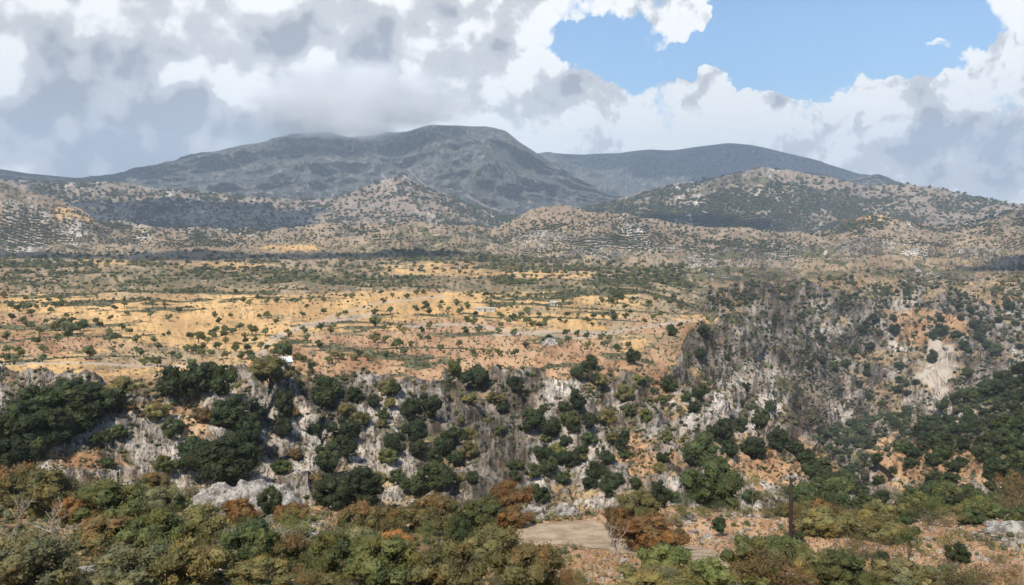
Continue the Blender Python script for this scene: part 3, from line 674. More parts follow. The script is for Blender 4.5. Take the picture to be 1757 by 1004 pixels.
# ---- dark round oaks read off the photo: centre x, centre y, width
OAKS = [ # upper left grove and the ones on the crags
 (100, 695, 84, .85), (150, 690, 76, .85), (190, 690, 60, .8), (40, 728, 90, .95), (85, 735, 76, .95), (12, 790, 80, .95), (60, 690, 64, .85), (65, 765, 60, .9), (120, 672, 60, .7), (5, 740, 50, 1), (205, 668, 66, .6), (130, 722, 60, .8),
 (300, 655, 56, .95), (340, 655, 62, .9), (378, 652, 56, .95), (405, 702, 72, .8), (388, 786, 98, .9), (335, 790, 66, .9), (430, 745, 44, 1.2), (487, 705, 36, 1.4), (486, 735, 36, .9), (480, 805, 30, .9),
 (560, 675, 46, 1.2), (555, 720, 36, 1.5), (590, 745, 50, 1.2), (592, 775, 44, .9), (560, 790, 50, .9), (440, 700, 30, .8),
 (615, 671, 28, .9), (674, 671, 28, .9), (733, 697, 48, 1), (702, 705, 34, 1.1), (782, 631, 26, 1.4), (817, 652, 42, 1), (887, 661, 33, .95), (990, 690, 30, 1.1), (1014, 622, 34, .8), (1085, 615, 25, 1.1), (995, 640, 32, .8), (1020, 652, 20, .9),
 (1152, 567, 22, 1), (1148, 659, 30, 1), (915, 725, 40, .9), (944, 739, 38, .9), (1012, 725, 30, .9), (985, 732, 26, 1), (1010, 758, 26, .9), (1068, 768, 27, 1), (1072, 750, 22, .9), (678, 760, 40, 1.1), (711, 746, 40, .9), (716, 774, 32, 1),
 (760, 764, 40, 1), (782, 752, 30, 1.1), (929, 778, 36, .9), (956, 785, 34, .9), (981, 790, 32, .9), (941, 804, 34, 1), (1023, 807, 34, .9), (1045, 836, 36, 1.1), (1134, 854, 42, .95), (810, 828, 26, .8), (782, 792, 26, .9), (883, 820, 26, .7), (929, 849, 34, .9), (1138, 786, 24, .9),
 (750, 826, 68, .75), (715, 838, 46, .8), (680, 822, 30, .8), (745, 790, 30, .9), (640, 690, 24, .9), (658, 715, 22, .9), (860, 700, 24, .8), (900, 735, 24, .8), (970, 760, 26, .8), (1000, 775, 26, .8), (1040, 790, 28, .8), (1010, 835, 26, .8), (1060, 820, 26, .8), (965, 825, 26, .8), (1090, 830, 22, .8),
 (1202, 773, 60, .95), (1202, 671, 32, .9), (1240, 741, 46, .9), (1222, 745, 28, .9), (1272, 729, 28, 1), (1305, 725, 32, 1), (1335, 755, 38, 1), (1293, 772, 48, .85), (1253, 772, 32, .9), (1380, 804, 17, .9), (1190, 700, 20, .9), (1178, 680, 20, .9), (1265, 690, 20, .9), (1320, 700, 20, .9), (1280, 665, 18, .9), (1245, 615, 20, 1.1), (1207, 605, 20, 1.0), (1210, 567, 22, 1),
 (1729, 759, 54, .8), (1715, 807, 50, .8), (1561, 795, 26, .9), (1530, 800, 20, .9), (1530, 768, 20, .8), (1755, 800, 40, .8), (1620, 700, 26, .9), (1640, 688, 22, .9), (1625, 720, 26, .8), (1660, 650, 22, .8), (1614, 568, 26, .8), (1600, 577, 18, .8), (1640, 575, 18, .7), (1600, 615, 20, 1.2), (1655, 595, 18, 1)]
# bigger landmarks with words of their own
oak(1227, 842, 104, 1.0, 'oakgreen', 'big tall dark green oak standing behind the orange soil bank, left of the wooden pole', big=True)
oak(613, 838, 84, .98, 'dark', 'large near-black oak at the cliff foot, right of the pale rock outcrop', big=True)
oak(572, 868, 66, 1.1, 'dark', 'dark upright oak just below the large near-black oak', big=True)
oak(385, 790, 112, .82, 'dark', 'wide dark oak spreading at the cliff foot just above the pale rock outcrop', big=True)
shrub(464, 634, 78, 44, 'olive', 'wide olive-green rounded bush on the cliff top beside the white roofed shed', vmin=8)
shrub(188, 862, 132, 72, 'green', 'broad dome-shaped green evergreen bush below the short pole')
named = {(405, 702): 'dark oak on the upper cliff left of the black upright crack', (887, 661): 'round isolated dark oak at the cliff rim in the middle', (817, 652): 'dark oak pair-sized clump at the cliff rim under the red field', (1068, 768): 'small ball-shaped dark oak alone on the rocky slope', (1134, 854): 'round dark oak just above the orange bank, left of the big tall oak',
 (1085, 615): 'small upright dark oak on the plateau edge at the right end of the fields', (1202, 671): 'round dark oak high on the left flank of the gorge', (1202, 773): 'large round dark oak directly above the big tall oak', (1293, 772): 'wide dark oak at the top of the orange spur', (1335, 755): 'dark oak beside the tip of the orange spur', (733, 697): 'large dark oak in the middle of the crags below the rim', (782, 631): 'green upright tree on the field edge above the cliff'}
def zone_label(x, y):
    if x < 260 and y < 830: return ('dark evergreen tree packed in the grove at the upper left cliff end', 'grove at the left end of the cliff')
    if x < 400 and y < 690: return ('rounded dark evergreen in the row on the cliff top beside the grove', 'row of evergreens on the cliff top')
    if x < 660: return ('dark evergreen oak growing out of the tall pale cliff face', 'oaks on the pale cliff face')
    if x < 860: return ('dark round oak among the crags right of the tall pale cliff', 'oaks among the crags')
    if x < 1150: return ('dark round oak on the scrubby slope above the gravel lay-by', 'oaks on the slope above the lay-by')
    if x < 1345: return ('dark round oak on the rocky shoulder between the slope and the gorge', 'oaks on the shoulder of the gorge')
    return ('dark oak on the right side of the gorge', 'oaks on the right side of the gorge')
for x, y, w_, hr in OAKS:
    lb, gp = zone_label(x, y)
    nm = named.get((x, y))
    m_ = 'dark' if random.random() < .8 else 'oakgreen'
    if (x, y) == (782, 631): m_ = 'green'
    if (x, y) in ((205, 668),): m_ = 'olive'
    oak(x, y, w_*1.04, hr, m_, nm or lb, None if nm else gp, big=w_ > 70)
noak = len(OAKS)+4
def scatter(poly, n, mind, seed, vmin=4.2):
    rng = np.random.default_rng(seed); xs = [p[0] for p in poly]; ys = [p[1] for p in poly]; got = []; tries = 0
    while len(got) < n and tries < n*60:
        tries += 1
        x, y = rng.uniform(min(xs), max(xs)), rng.uniform(min(ys), max(ys))
        if not inside(poly, np.array([x]), np.array([y]))[0]: continue
        if any((x-a)**2+((y-b)*1.3)**2 < mind**2 for a, b in got): continue
        got.append((x, y))
    return got
right_slope = [(1490, 800), (1530, 770), (1570, 745), (1620, 715), (1680, 665), (1757, 630), (1800, 620), (1800, 850), (1700, 850), (1690, 780), (1650, 800), (1620, 850), (1590, 850), (1600, 800), (1560, 765), (1500, 815)]
foot = [(1365, 850), (1420, 832), (1480, 842), (1500, 862), (1560, 850), (1620, 845), (1760, 850), (1790, 890), (1650, 892), (1500, 880), (1370, 885)]
left_flank = [(1330, 745), (1370, 770), (1400, 790), (1440, 815), (1475, 838), (1440, 838), (1400, 830), (1370, 780)]
back_wall = [(1330, 560), (1500, 530), (1757, 520), (1757, 600), (1680, 640), (1640, 600), (1600, 660), (1580, 700), (1530, 740), (1480, 700), (1450, 640), (1350, 640)]
for poly, n, md, sz, sd, lb, gp in (
    (right_slope, 100, 12, (18, 36), 1, 'dark oak in the dense wood covering the right-hand gorge slope', 'wood on the right-hand gorge slope'),
    (foot, 34, 17, (30, 52), 2, 'dark green bushy oak in the thicket at the gorge mouth behind the orange slope', 'thicket at the gorge mouth'),
    (left_flank, 22, 11, (18, 32), 3, 'dark oak in the narrow strip running down into the gorge bottom', 'strip of oaks down into the gorge'),
    (back_wall, 46, 14, (11, 22), 4, 'small dark oak scattered on the far rocky wall of the gorge', 'oaks on the far gorge wall')):
    for x, y in scatter(poly, n, md, sd):
        if abs(x-1612) < 26 and 560 < y < 690: continue
        oak(x, y, random.uniform(*sz), random.uniform(.7, .95), random.choice(['dark', 'dark', 'oakgreen']) if poly is not foot else random.choice(['dark', 'oakgreen', 'oakgreen', 'green']), lb, gp); noak += 1
rest = 292-noak
for x, y in scatter([(580, 665), (1140, 640), (1180, 760), (1150, 850), (900, 860), (600, 800)], max(rest, 0), 22, 6):
    oak(x, y, random.uniform(12, 22), random.uniform(.7, .95), 'oakgreen', 'small dark green oak bush between the larger oaks on the rocky slope', 'small oaks on the rocky slope')

# ---- olive trees on the plateau
def olive(cx, cy, w_, label, group, mat=None, hr=.88):
    g = ground_at(cx, cy+w_*.42, 8.2)
    if g is None: return
    p, d, v = g; wm = w_*d/F
    return plant('olive_tree', [('crown', random.choice(oliC)), ('trunk', random.choice(oliT))], p, wm*1.05, [LM[mat or random.choice(['olivetree', 'olivetree', 'olive', 'green', 'oakgreen'])], None], label, 'tree', group, hz=hr/.88)
HOL = [(155, 607, 27, 'olive tree with a flat round crown alone in the red field'), (193, 599, 11, None), (235, 600, 11, None), (210, 594, 9, None), (68, 568, 14, 'small olive standing alone in the pink field above the bank'), (210, 561, 12, 'lone small olive at the corner of the golden field'), (12, 577, 16, None), (16, 600, 18, None), (33, 605, 20, 'bright green olive in the cluster at the left field edge'), (10, 616, 18, None), (25, 618, 18, None),
 (110, 558, 26, None), (125, 565, 24, None), (140, 560, 22, None), (95, 560, 20, None), (118, 575, 18, None), (62, 585, 16, None), (100, 580, 16, None), (152, 582, 8, None), (46, 527, 16, None), (20, 545, 14, None), (45, 556, 14, None), (190, 575, 16, None), (187, 580, 18, None), (235, 582, 16, None), (265, 585, 14, None), (273, 595, 16, None), (290, 573, 9, None), (280, 576, 9, None), (250, 620, 18, 'olive nearest the end of the evergreen row on the field edge'), (268, 620, 22, None), (295, 610, 14, None),
 (340, 580, 22, None), (325, 576, 14, None), (365, 572, 16, None), (400, 568, 12, None), (385, 570, 14, None), (433, 567, 20, None), (376, 594, 16, 'low dark olive in the orange field left of the track'), (406, 593, 15, None), (424, 598, 14, None), (427, 610, 18, None), (438, 584, 12, 'dark olive right at the bend of the earth track'), (363, 607, 14, None), (390, 610, 16, None), (335, 600, 18, None), (322, 598, 14, None), (486, 603, 34, 'dense dark green olive directly behind the white roofed shed'), (510, 613, 14, None),
 (643, 553, 20, None), (730, 524, 14, 'dark olive in the middle of the bright yellow field'), (670, 533, 14, None), (680, 590, 20, None), (645, 580, 20, None), (770, 531, 10, None), (716, 532, 10, None), (845, 530, 10, None), (1060, 510, 26, 'dark green clump-like olive right of the pale stone house'), (1050, 515, 16, None), (905, 532, 10, None), (925, 540, 9, None),
 (972, 540, 9, None), (992, 540, 8, None), (1018, 543, 12, None), (1035, 543, 9, None), (1055, 545, 14, None), (1000, 549, 8, None), (960, 549, 8, None), (970, 553, 7, None), (1015, 557, 8, None), (1028, 557, 8, None), (938, 550, 14, None), (905, 550, 14, None), (915, 555, 12, None), (925, 558, 12, None), (880, 545, 14, None), (895, 540, 12, None), (870, 552, 12, None), (855, 568, 12, None), (990, 573, 12, None), (975, 583, 14, None), (1045, 580, 14, None), (1035, 590, 10, None),
 (810, 605, 12, None), (815, 612, 9, None), (830, 603, 7, None), (790, 588, 10, None), (800, 600, 6, None), (605, 612, 10, None), (575, 610, 16, None), (650, 606, 6, None), (640, 605, 6, None)]
nol = 0
for x, y, w_, lb in HOL:
    lab, gp = (lb, None) if lb else (('olive tree in the left fields between the cliff grove and the scrub belt', 'olives in the left fields') if x < 560 else ('small olive tree in the right-hand fields around the stone house', 'olives in the right-hand fields'))
    olive(x, y, w_, lab, gp, 'bright' if (x, y) == (33, 605) else ('oakgreen' if w_ > 24 and x > 400 else None)); nol += 1
fields = [(0, 505), (380, 498), (700, 500), (1180, 508), (1190, 550), (1060, 600), (900, 610), (760, 600), (600, 625), (520, 632), (0, 612)]
for x, y in scatter(fields, 212, 10, 11):
    t_ = (y-500)/120
    if x < 330 and y > 555 and random.random() < .6: continue
    lab, gp = ('olive tree in the left fields between the cliff grove and the scrub belt', 'olives in the left fields') if x < 560 else ('small olive tree in the right-hand fields around the stone house', 'olives in the right-hand fields')
    olive(x, y, random.uniform(8, 12)+t_*5, lab, gp)

# ---- shrubs of the foreground: centre x, centre y, width, height, foliage, words
SH = [
 (25, 835, 110, 70, 'rustgreen', 'rust-orange crowned shrub at the far left edge above the bare pale trunks'), (85, 850, 110, 80, 'olive', 'yellow-olive shrub between the orange-crowned shrub and the green dome'), (145, 835, 60, 40, 'brown', 'reddish brown shrub on top of the green dome-shaped evergreen'), (128, 872, 60, 50, 'rust', 'dark red-brown shrub at the left flank of the green dome'),
 (265, 832, 54, 34, 'rustgreen', 'small rust-topped shrub at the left end of the rock outcrop'), (278, 858, 64, 44, 'grey', 'dark grey-green shrub in front of the left end of the rock outcrop'), (185, 922, 124, 62, 'rustgreen', 'long rust-topped shrub below the green dome'), (265, 912, 100, 72, 'green', 'full green shrub right of the long rust-topped shrub'), (342, 900, 92, 62, 'olive', 'olive shrub straight below the left half of the rock outcrop'),
 (415, 880, 66, 44, 'rust', 'rust-brown shrub in front of the middle of the rock outcrop'), (462, 862, 44, 50, 'dark', 'small dark bush nestled at the right end of the rock outcrop'), (497, 880, 56, 34, 'rust', 'rust-brown shrub beside the dark upright oak'), (425, 942, 96, 84, 'oakgreen', 'dark green shrub with a deep shadow above the bottom centre-left'), (505, 900, 92, 50, 'bright', 'yellow-green shrub between dark green shrub and dark upright oak'), (505, 948, 76, 60, 'rustgreen', 'shrub with orange tips below the yellow-green one'),
 (240, 982, 150, 80, 'grey', 'broad grey-green shrub right of the pale flat boulder'), (335, 972, 120, 90, 'olive', 'broad olive shrub right of the broad grey-green one'), (60, 985, 150, 90, 'grey', 'grey-green shrub mass in the bottom left corner'), (440, 1000, 110, 50, 'olive', 'low olive shrub cut by the bottom edge below the deep-shadowed one'), (570, 955, 90, 90, 'green', 'tall green shrub below the two dark oaks'),
 (615, 893, 84, 56, 'rustgreen', 'rust-topped shrub right of the dark upright oak'), (665, 890, 70, 50, 'rustgreen', 'second rust-topped shrub right of the dark upright oak'), (742, 880, 100, 62, 'rustgreen', 'wide rust-topped shrub in the middle below the crags'), (828, 880, 76, 54, 'green', 'green shrub just left of the round orange-brown one'), (877, 858, 72, 50, 'rust', 'round orange-brown shrub left of the gravel lay-by'), (880, 887, 62, 36, 'rust', 'reddish shrub tucked under the round orange-brown one'),
 (605, 932, 84, 60, 'grey', 'grey-green shrub left of the bright orange one'), (682, 928, 74, 26, 'orange', 'low bright orange shrub in the middle foreground'), (655, 968, 150, 84, 'green', 'very broad green shrub below the bright orange one'), (790, 920, 60, 64, 'oakgreen', 'dark shrub beside the pale stones in the middle foreground'), (770, 972, 120, 80, 'olive', 'broad olive shrub at the bottom centre'), (852, 935, 112, 66, 'olive', 'olive-brown shrub covering the left end of the lay-by'),
 (905, 975, 120, 84, 'rustgreen', 'brown-tipped shrub below the lay-by'), (1092, 866, 72, 44, 'olive', 'olive shrub above the right end of the lay-by'), (1062, 898, 56, 50, 'rust', 'orange-brown shrub at the right corner of the lay-by'), (1100, 895, 40, 40, 'green', 'small green shrub between orange-brown ones right of the lay-by'), (1125, 918, 120, 60, 'rust', 'wide orange-brown shrub between lay-by and road bend'), (1140, 958, 86, 62, 'bright', 'fresh green bushy shrub in front of the wide orange-brown one'),
 (1130, 1000, 150, 44, 'olive', 'low yellow-green shrub on the bottom edge under the fresh green one'), (1225, 1000, 80, 50, 'bright', 'bright green low shrub on the bottom edge below the road bend'), (1290, 950, 100, 62, 'green', 'green shrub hiding the foot of the wooden pole on its left'), (1345, 945, 80, 54, 'green', 'green shrub in front of the foot of the wooden pole'), (1310, 990, 130, 66, 'brown', 'dry brown shrub at the bottom below the wooden pole'), (1400, 880, 80, 40, 'rustgreen', 'orange-topped shrub right behind the wooden pole'),
 (1405, 895, 90, 46, 'olive', 'olive shrub at the top of the orange slope right of the pole'), (1450, 892, 80, 44, 'rustgreen', 'rust-tipped shrub at the top of the orange slope'), (1500, 900, 100, 50, 'olive', 'yellow-green shrub at the upper rim of the orange slope'), (1485, 930, 76, 62, 'olive', 'tall feathery olive shrub in the middle of the orange slope'), (1512, 965, 32, 40, 'dark', 'small dark bush at the foot of the tall feathery olive shrub'), (1637, 935, 62, 58, 'olive', 'rounded olive shrub alone on the right part of the orange slope'), (1640, 950, 40, 34, 'dark', 'dark low bush at the foot of the rounded olive shrub on the orange slope'),
 (1445, 985, 110, 64, 'green', 'green shrub at the bottom left of the orange slope'), (1535, 998, 80, 50, 'grey', 'grey-green shrub on the bottom edge under the small tree'), (1650, 1000, 120, 46, 'brown', 'low brown-green shrub on the bottom edge at the right'), (1735, 850, 60, 80, 'brown', 'tall brownish shrub at the right edge above the boulders'), (1690, 870, 60, 40, 'green', 'green shrub left of the tall brownish one at the right edge'), (1390, 975, 70, 50, 'olive', 'olive shrub on the slope below and right of the pole'), (1545, 905, 60, 40, 'oakgreen', 'dark green shrub at the upper rim of the orange slope')]
hand = []
for x, y, w_, h_, m_, lb in SH:
    shrub(x, y, w_, h_, m_, lb, kind='l' if (m_ in ('brown',) or (x, y) in ((1485, 930), (1637, 935), (505, 900))) else 's'); hand.append((x, y, w_))
cyp = ground_at(1233, 921, 2); p = cyp[0]; plant('upright_bush', [('foliage', colC)], p, 26*cyp[1]/F, [LM['dark']], 'small upright near-black bush on the orange bank in front of the big tall oak', 'shrub', hz=1)
cyp = ground_at(1372, 932, 2); p = cyp[0]; plant('upright_bush', [('foliage', colC)], p, 20*cyp[1]/F, [LM['dark']], 'small near-black bush touching the right side of the wooden pole foot', 'shrub', hz=.7)
WORDS = {'rustgreen': 'rust-tipped', 'olive': 'olive-coloured', 'grey': 'grey-green', 'green': 'plain green', 'bright': 'fresh yellow-green', 'rust': 'rust-brown', 'brown': 'dry brown', 'oakgreen': 'dark green'}
AREAS = [(250, 'in the thicket at the lower left'), (560, 'below the pale rock outcrop'), (880, 'in the middle foreground thicket'), (1180, 'around the gravel lay-by'), (1400, 'around the wooden pole'), (9999, 'on and along the orange slope')]
def fillshrubs(poly, n, md, sz, seed, mats, hr=(.5, .8)):
    for x, y in scatter(poly, n, md, seed):
        if any(abs(x-a) < c*.3 and abs(y-b) < c*.2 for a, b, c in hand): continue
        if 900 < x < 1050 and 880 < y < 945: continue
        if 1175 < x < 1245 and 925 < y < 985: continue
        m_ = random.choice(mats); w_ = random.uniform(*sz); ar = [a for lim, a in AREAS if x < lim][0]
        lb = 'smaller %s filler shrub %s' % (WORDS[m_], ar)
        lb = '%s shrub among its like %s' % (WORDS[m_], ar)
        shrub(x, y, w_, w_*random.uniform(*hr)*.82, m_, lb, '%s shrubs %s' % (WORDS[m_], ar), kind=random.choice('sll'))
fillshrubs([(-20, 880), (240, 880), (330, 890), (560, 905), (880, 905), (900, 950), (1000, 965), (1020, 1060), (-20, 1060)], 118, 23, (28, 60), 21, ['rustgreen', 'olive', 'olive', 'grey', 'green', 'bright', 'olive', 'brown', 'olive', 'grey', 'green'])
fillshrubs([(1020, 995), (1757, 995), (1790, 1060), (1020, 1060)], 20, 36, (46, 80), 22, ['olive', 'grey', 'green', 'bright', 'brown'])
fillshrubs([(1045, 870), (1150, 880), (1190, 925), (1080, 930)], 8, 20, (24, 40), 23, ['rust', 'olive', 'green'])
fillshrubs([(1250, 930), (1757, 925), (1757, 985), (1250, 985)], 12, 38, (18, 36), 24, ['olive', 'green', 'brown', 'grey'])
fillshrubs([(1360, 872), (1760, 870), (1760, 893), (1360, 897)], 26, 16, (34, 60), 25, ['oakgreen', 'green', 'oakgreen', 'olive', 'rustgreen'])
fillshrubs([(200, 845), (330, 850), (330, 880), (200, 880)], 8, 20, (30, 50), 26, ['olive', 'grey', 'green'])
# green and brown bushes over the crags
def crag(poly, n, md, sz, seed, mats):
    for x, y in scatter(poly, n, md, seed):
        m_ = random.choice(mats); w_ = random.uniform(*sz)
        side = 'tall pale cliff' if x < 600 else ('crags below the red field' if x < 900 else 'slope above the lay-by')
        shrub(x, y, w_, w_*random.uniform(.6, .85), m_, '%s bush growing on the %s' % (WORDS[m_], side), '%s bushes on the %s' % (WORDS[m_], side), vmin=4.9)
fillshrubs([(1150, 850), (1350, 845), (1350, 882), (1150, 880)], 16, 17, (26, 46), 27, ['oakgreen', 'green', 'olive'])
crag([(60, 700), (380, 690), (540, 690), (560, 860), (60, 830)], 22, 34, (18, 42), 31, ['oakgreen', 'olive', 'oakgreen', 'green', 'brown'])
crag([(570, 670), (900, 650), (1150, 650), (1150, 860), (900, 880), (570, 820)], 46, 26, (16, 36), 32, ['green', 'olive', 'oakgreen', 'bright', 'olive'])

# small yellow tree, little tree on the slope, bare trees
def small_tree(name, px, py, w_, h_, mat, trunk_mat, label, cat='tree', me=None, tr=.45):
    g = ground_at(px, py, 2.0); p, d, v = g; wm = w_*d/F
    t = plant(name, [('crown', me or shL[0]), ('trunk', oliT[0])], p, wm, [LM[mat], trunk_mat], label, cat, hz=1)
    t.children[0].location = (0, 0, tr); t.children[1].scale = (.8, .8, 1.9); return t
small_tree('yellow_tree', 1290, 872, 34, 60, 'yellow', BARK, 'small yellow-leaved tree beside the big tall oak', tr=.9)
small_tree('small_tree', 1558, 985, 58, 60, 'green', BARK, 'small green tree with a thin bare trunk on the orange slope', tr=.5)
def bare_tree(name, px, py, hpx, seed, label, lean=.15, nb=7, mat=PALEBARK, r0=.022):
    rng = np.random.default_rng(seed); g = ground_at(px, py, 2.0); p, d, v = g; H = hpx*d/F
    t = bpy.data.objects.new(name, None); S.collection.objects.link(t); t.location = p; t.scale = (H, H, H); tag(t, label, 'tree')
    pts = [np.array([0, 0, -.05])]
    for k in range(1, 7): pts.append(np.array([lean*k/6+rng.normal()*.03, rng.normal()*.02, k/6]))
    me = mesh_from('trunk', *tube(pts, [r0*(1.2-.15*i) for i in range(7)])); link('trunk', me, mat, t)
    for b in range(nb):
        k = rng.integers(2, 6); s0 = pts[k]; dr = np.array([rng.normal()*.5+lean*.3, rng.normal()*.3, .35+.3*rng.random()]); ln = .30+.2*rng.random()
        q = [s0, s0+dr*ln*.5+rng.normal(size=3)*.03, s0+dr*ln+rng.normal(size=3)*.05+[0, 0, .05]]
        lst = [tube(q, [r0*.55, r0*.35, r0*.14])]
        for j in range(5):
            a = q[1]+(q[2]-q[1])*rng.random(); lst.append(tube([a, a+rng.normal(size=3)*.10+[0, 0, .07]], [r0*.22, r0*.08]))
        link('branch', mesh_from('branch', *merge(lst)), mat, t)
    return t
bare_tree('bare_tree', 112, 985, 112, 5, 'pale bare trunk rising left of the flat boulder in the lower left corner', -.26, 9)
bare_tree('bare_tree', 30, 960, 100, 8, 'pale crooked bare tree at the very left edge under the rust-orange crown', .08, 9, r0=.017)
bare_tree('bare_tree', 62, 950, 80, 9, 'slanting bare grey branches between the two pale bare trunks', .5, 8, r0=.012)
bare_tree('bare_tree', 1062, 962, 66, 12, 'pale leafless multi-branched bush at the right lower corner of the lay-by', -.35, 12, r0=.03)
bare_tree('bare_tree', 960, 992, 60, 14, 'dark twiggy leafless bush in front of the lay-by', .25, 12, BARK, r0=.014)
bare_tree('bare_tree', 712, 622, 34, 15, 'thin leafless tree at the field edge above the crags', .1, 12, BARK, r0=.02)

# ------------------------------------------------------------------ rocks
def rock_mesh(name, rng_seed, n=14, flat=.6, amp=.30):
    v, f = cubesphere(n); Pq = v.astype(np.float32)
    d = 1+amp*(perlin(Pq*1.3, rng_seed)+.5*perlin(Pq*2.9, rng_seed+1)+.3*(1-2*np.abs(perlin(Pq*5.1, rng_seed+2)))+.2*perlin(Pq*11, rng_seed+3))
    q = v*d[:, None]*.5; q[:, 2] *= flat
    return mesh_from(name, q, f)
ROCKS = [rock_mesh('boulder', 40+i*7, 12, .55+.1*(i % 3), .45) for i in range(6)]
for r_ in ROCKS: r_.materials.append(STONE)
def boulder(px, py, w_, label, group=None, k=None, hz=1.0, vmin=2.0):
    g = ground_at(px, py, vmin)
    if g is None: return
    p, d, v = g; wm = w_*d/F
    o = bpy.data.objects.new('boulder', ROCKS[k if k is not None else random.randrange(6)]); S.collection.objects.link(o)
    o.location = (p[0], p[1], p[2]+.08*wm*hz); o.scale = (wm, wm*random.uniform(.7, 1), wm*hz); o.rotation_euler = (0, 0, random.random()*6.28)
    tag(o, label, 'rock', group)
# the pale outcrop: one big body of many humps
def outcrop(px0, px1, base, hpx, seed, label, dep=.45):
    g = ground_at((px0+px1)/2, base, 2.0); p, d, v = g; Wd = (px1-px0)*d/F; H = hpx*d/F
    nx, ny = 150, 70; u = np.linspace(-1, 1, nx)[None, :]*np.ones((ny, 1)); q = np.linspace(-1, 1, ny)[:, None]*np.ones((1, nx))
    r2 = np.hypot(u, q)
    Pn = np.stack([u*Wd*.5, q*Wd*.5*dep, np.zeros_like(u)], -1).astype(np.float32)
    env = np.clip(1-r2**2.2, -1, 1)
    hh = np.where(env > 0, np.sqrt(np.clip(env, 0, 1)), env*.5)
    hum = .9+.25*perlin(Pn/4.2, seed)+.13*(1-2.6*np.abs(perlin(Pn/1.9, seed+1)))*-1+.12*perlin(Pn/.7, seed+2)+.07*perlin(Pn/.3, seed+4)
    Pn[..., 2] = H*hh*np.clip(hum, .3, 1.3); Pn[..., 1] += .5*perlin(np.stack([u*Wd*.5, q*3, Pn[..., 2]], -1).astype(np.float32)/1.2, seed+9)
    o = link('rock_outcrop', grid_mesh('rock_outcrop', Pn, smooth=True)[0], STONE); o.location = (p[0], p[1], p[2]-.15); tag(o, label, 'rock'); return o
outcrop(318, 520, 874, 54, 71, 'long pale limestone outcrop at the foot of the cliff above the rust shrubs')
outcrop(1688, 1790, 912, 22, 75, 'pale rounded rock at the right edge on top of the orange slope')
outcrop(928, 962, 592, 12, 78, 'grey rock mound in the red field below the stone house')
outcrop(125, 182, 985, 20, 81, 'flat-topped pale boulder between the bare trunk and grey-green shrub, lower left', .6)
for a in ((780, 912, 22, 'tan boulder half hidden by the dark shrub in the middle foreground'), (768, 938, 30, 'pale broken boulder under the tan one in the middle foreground'), (915, 884, 34, 'white boulder beside the round orange-brown shrub'), (972, 886, 40, 'grey boulder at the upper edge of the gravel lay-by'), (930, 892, 22, 'dark-shadowed stone between the white and the grey boulder'), (1412, 912, 15, 'small white stone at the top of the orange slope right of the pole'), (1370, 938, 22, 'pale flat stone at the foot of the wooden pole'), (1180, 892, 26, 'flat grey stone on the rim of the orange bank'), (1215, 925, 16, 'upright white stone beside the small upright bush'), (250, 872, 20, 'white stone at the left end below the outcrop'), (372, 874, 18, 'white stone in front of the pale outcrop'), (385, 980, 18, 'pale stone above the gap in the bottom shrubs'), (1060, 875, 20, 'whitish stone at the left of the olive shrub above the lay-by'), (1700, 905, 20, 'white stone left of the pale rounded rock at the right edge')):
    boulder(*a)
for x, y in scatter([(1050, 890), (1150, 888), (1340, 900), (1500, 905), (1757, 905), (1757, 980), (1450, 975), (1260, 945), (1060, 905)], 110, 9, 41):
    boulder(x, y, random.uniform(4, 12), 'pale stone lying loose on the orange soil right of the lay-by', 'loose stones on the orange soil')
for x, y in scatter([(1000, 955), (1090, 965), (1090, 1000), (1000, 1000)], 12, 9, 42):
    boulder(x, y, random.uniform(5, 12), 'pale stone on the orange patch below the lay-by', 'stones on the orange patch')
for x, y in scatter([(230, 870), (480, 878), (520, 895), (230, 892)], 14, 12, 43):
    boulder(x, y, random.uniform(6, 15), 'white stone scattered below the long pale outcrop', 'stones below the outcrop')

# ------------------------------------------------------------------ the gravel road and lay-by
def road():
    m, T = new_mat('gravel'); pos = T.n('ShaderNodeNewGeometry').outputs['Position']
    n = T.noise(pos, .5, 6, .6); n2 = T.noise(pos, 7, 5, .7)
    n3 = T.noise(T.v('MULTIPLY', pos, (.25, 1.6, 1)), 1.1, 5, .6); c = T.mix(T.mr(n, .35, .65), (0.27, 0.20, 0.13), (0.43, 0.34, 0.235)); c = T.mix(T.mr(n2, .52, .66), c, (0.19, 0.14, 0.09))
    finish(m, T, c, .95, n2, .4, .08, .1)
    ok = (rw > .5+.35*a4[ra:rb]+.25*a3[ra:rb])
    q = ok[:-1, :-1] & ok[1:, 1:] & ok[1:, :-1] & ok[:-1, 1:]
    sub = P1[ra:rb].copy(); sub[..., 2] += .05
    me, _ = grid_mesh('gravel_road', sub, q); tag(link('gravel_road', me, m), kind='structure')
road()

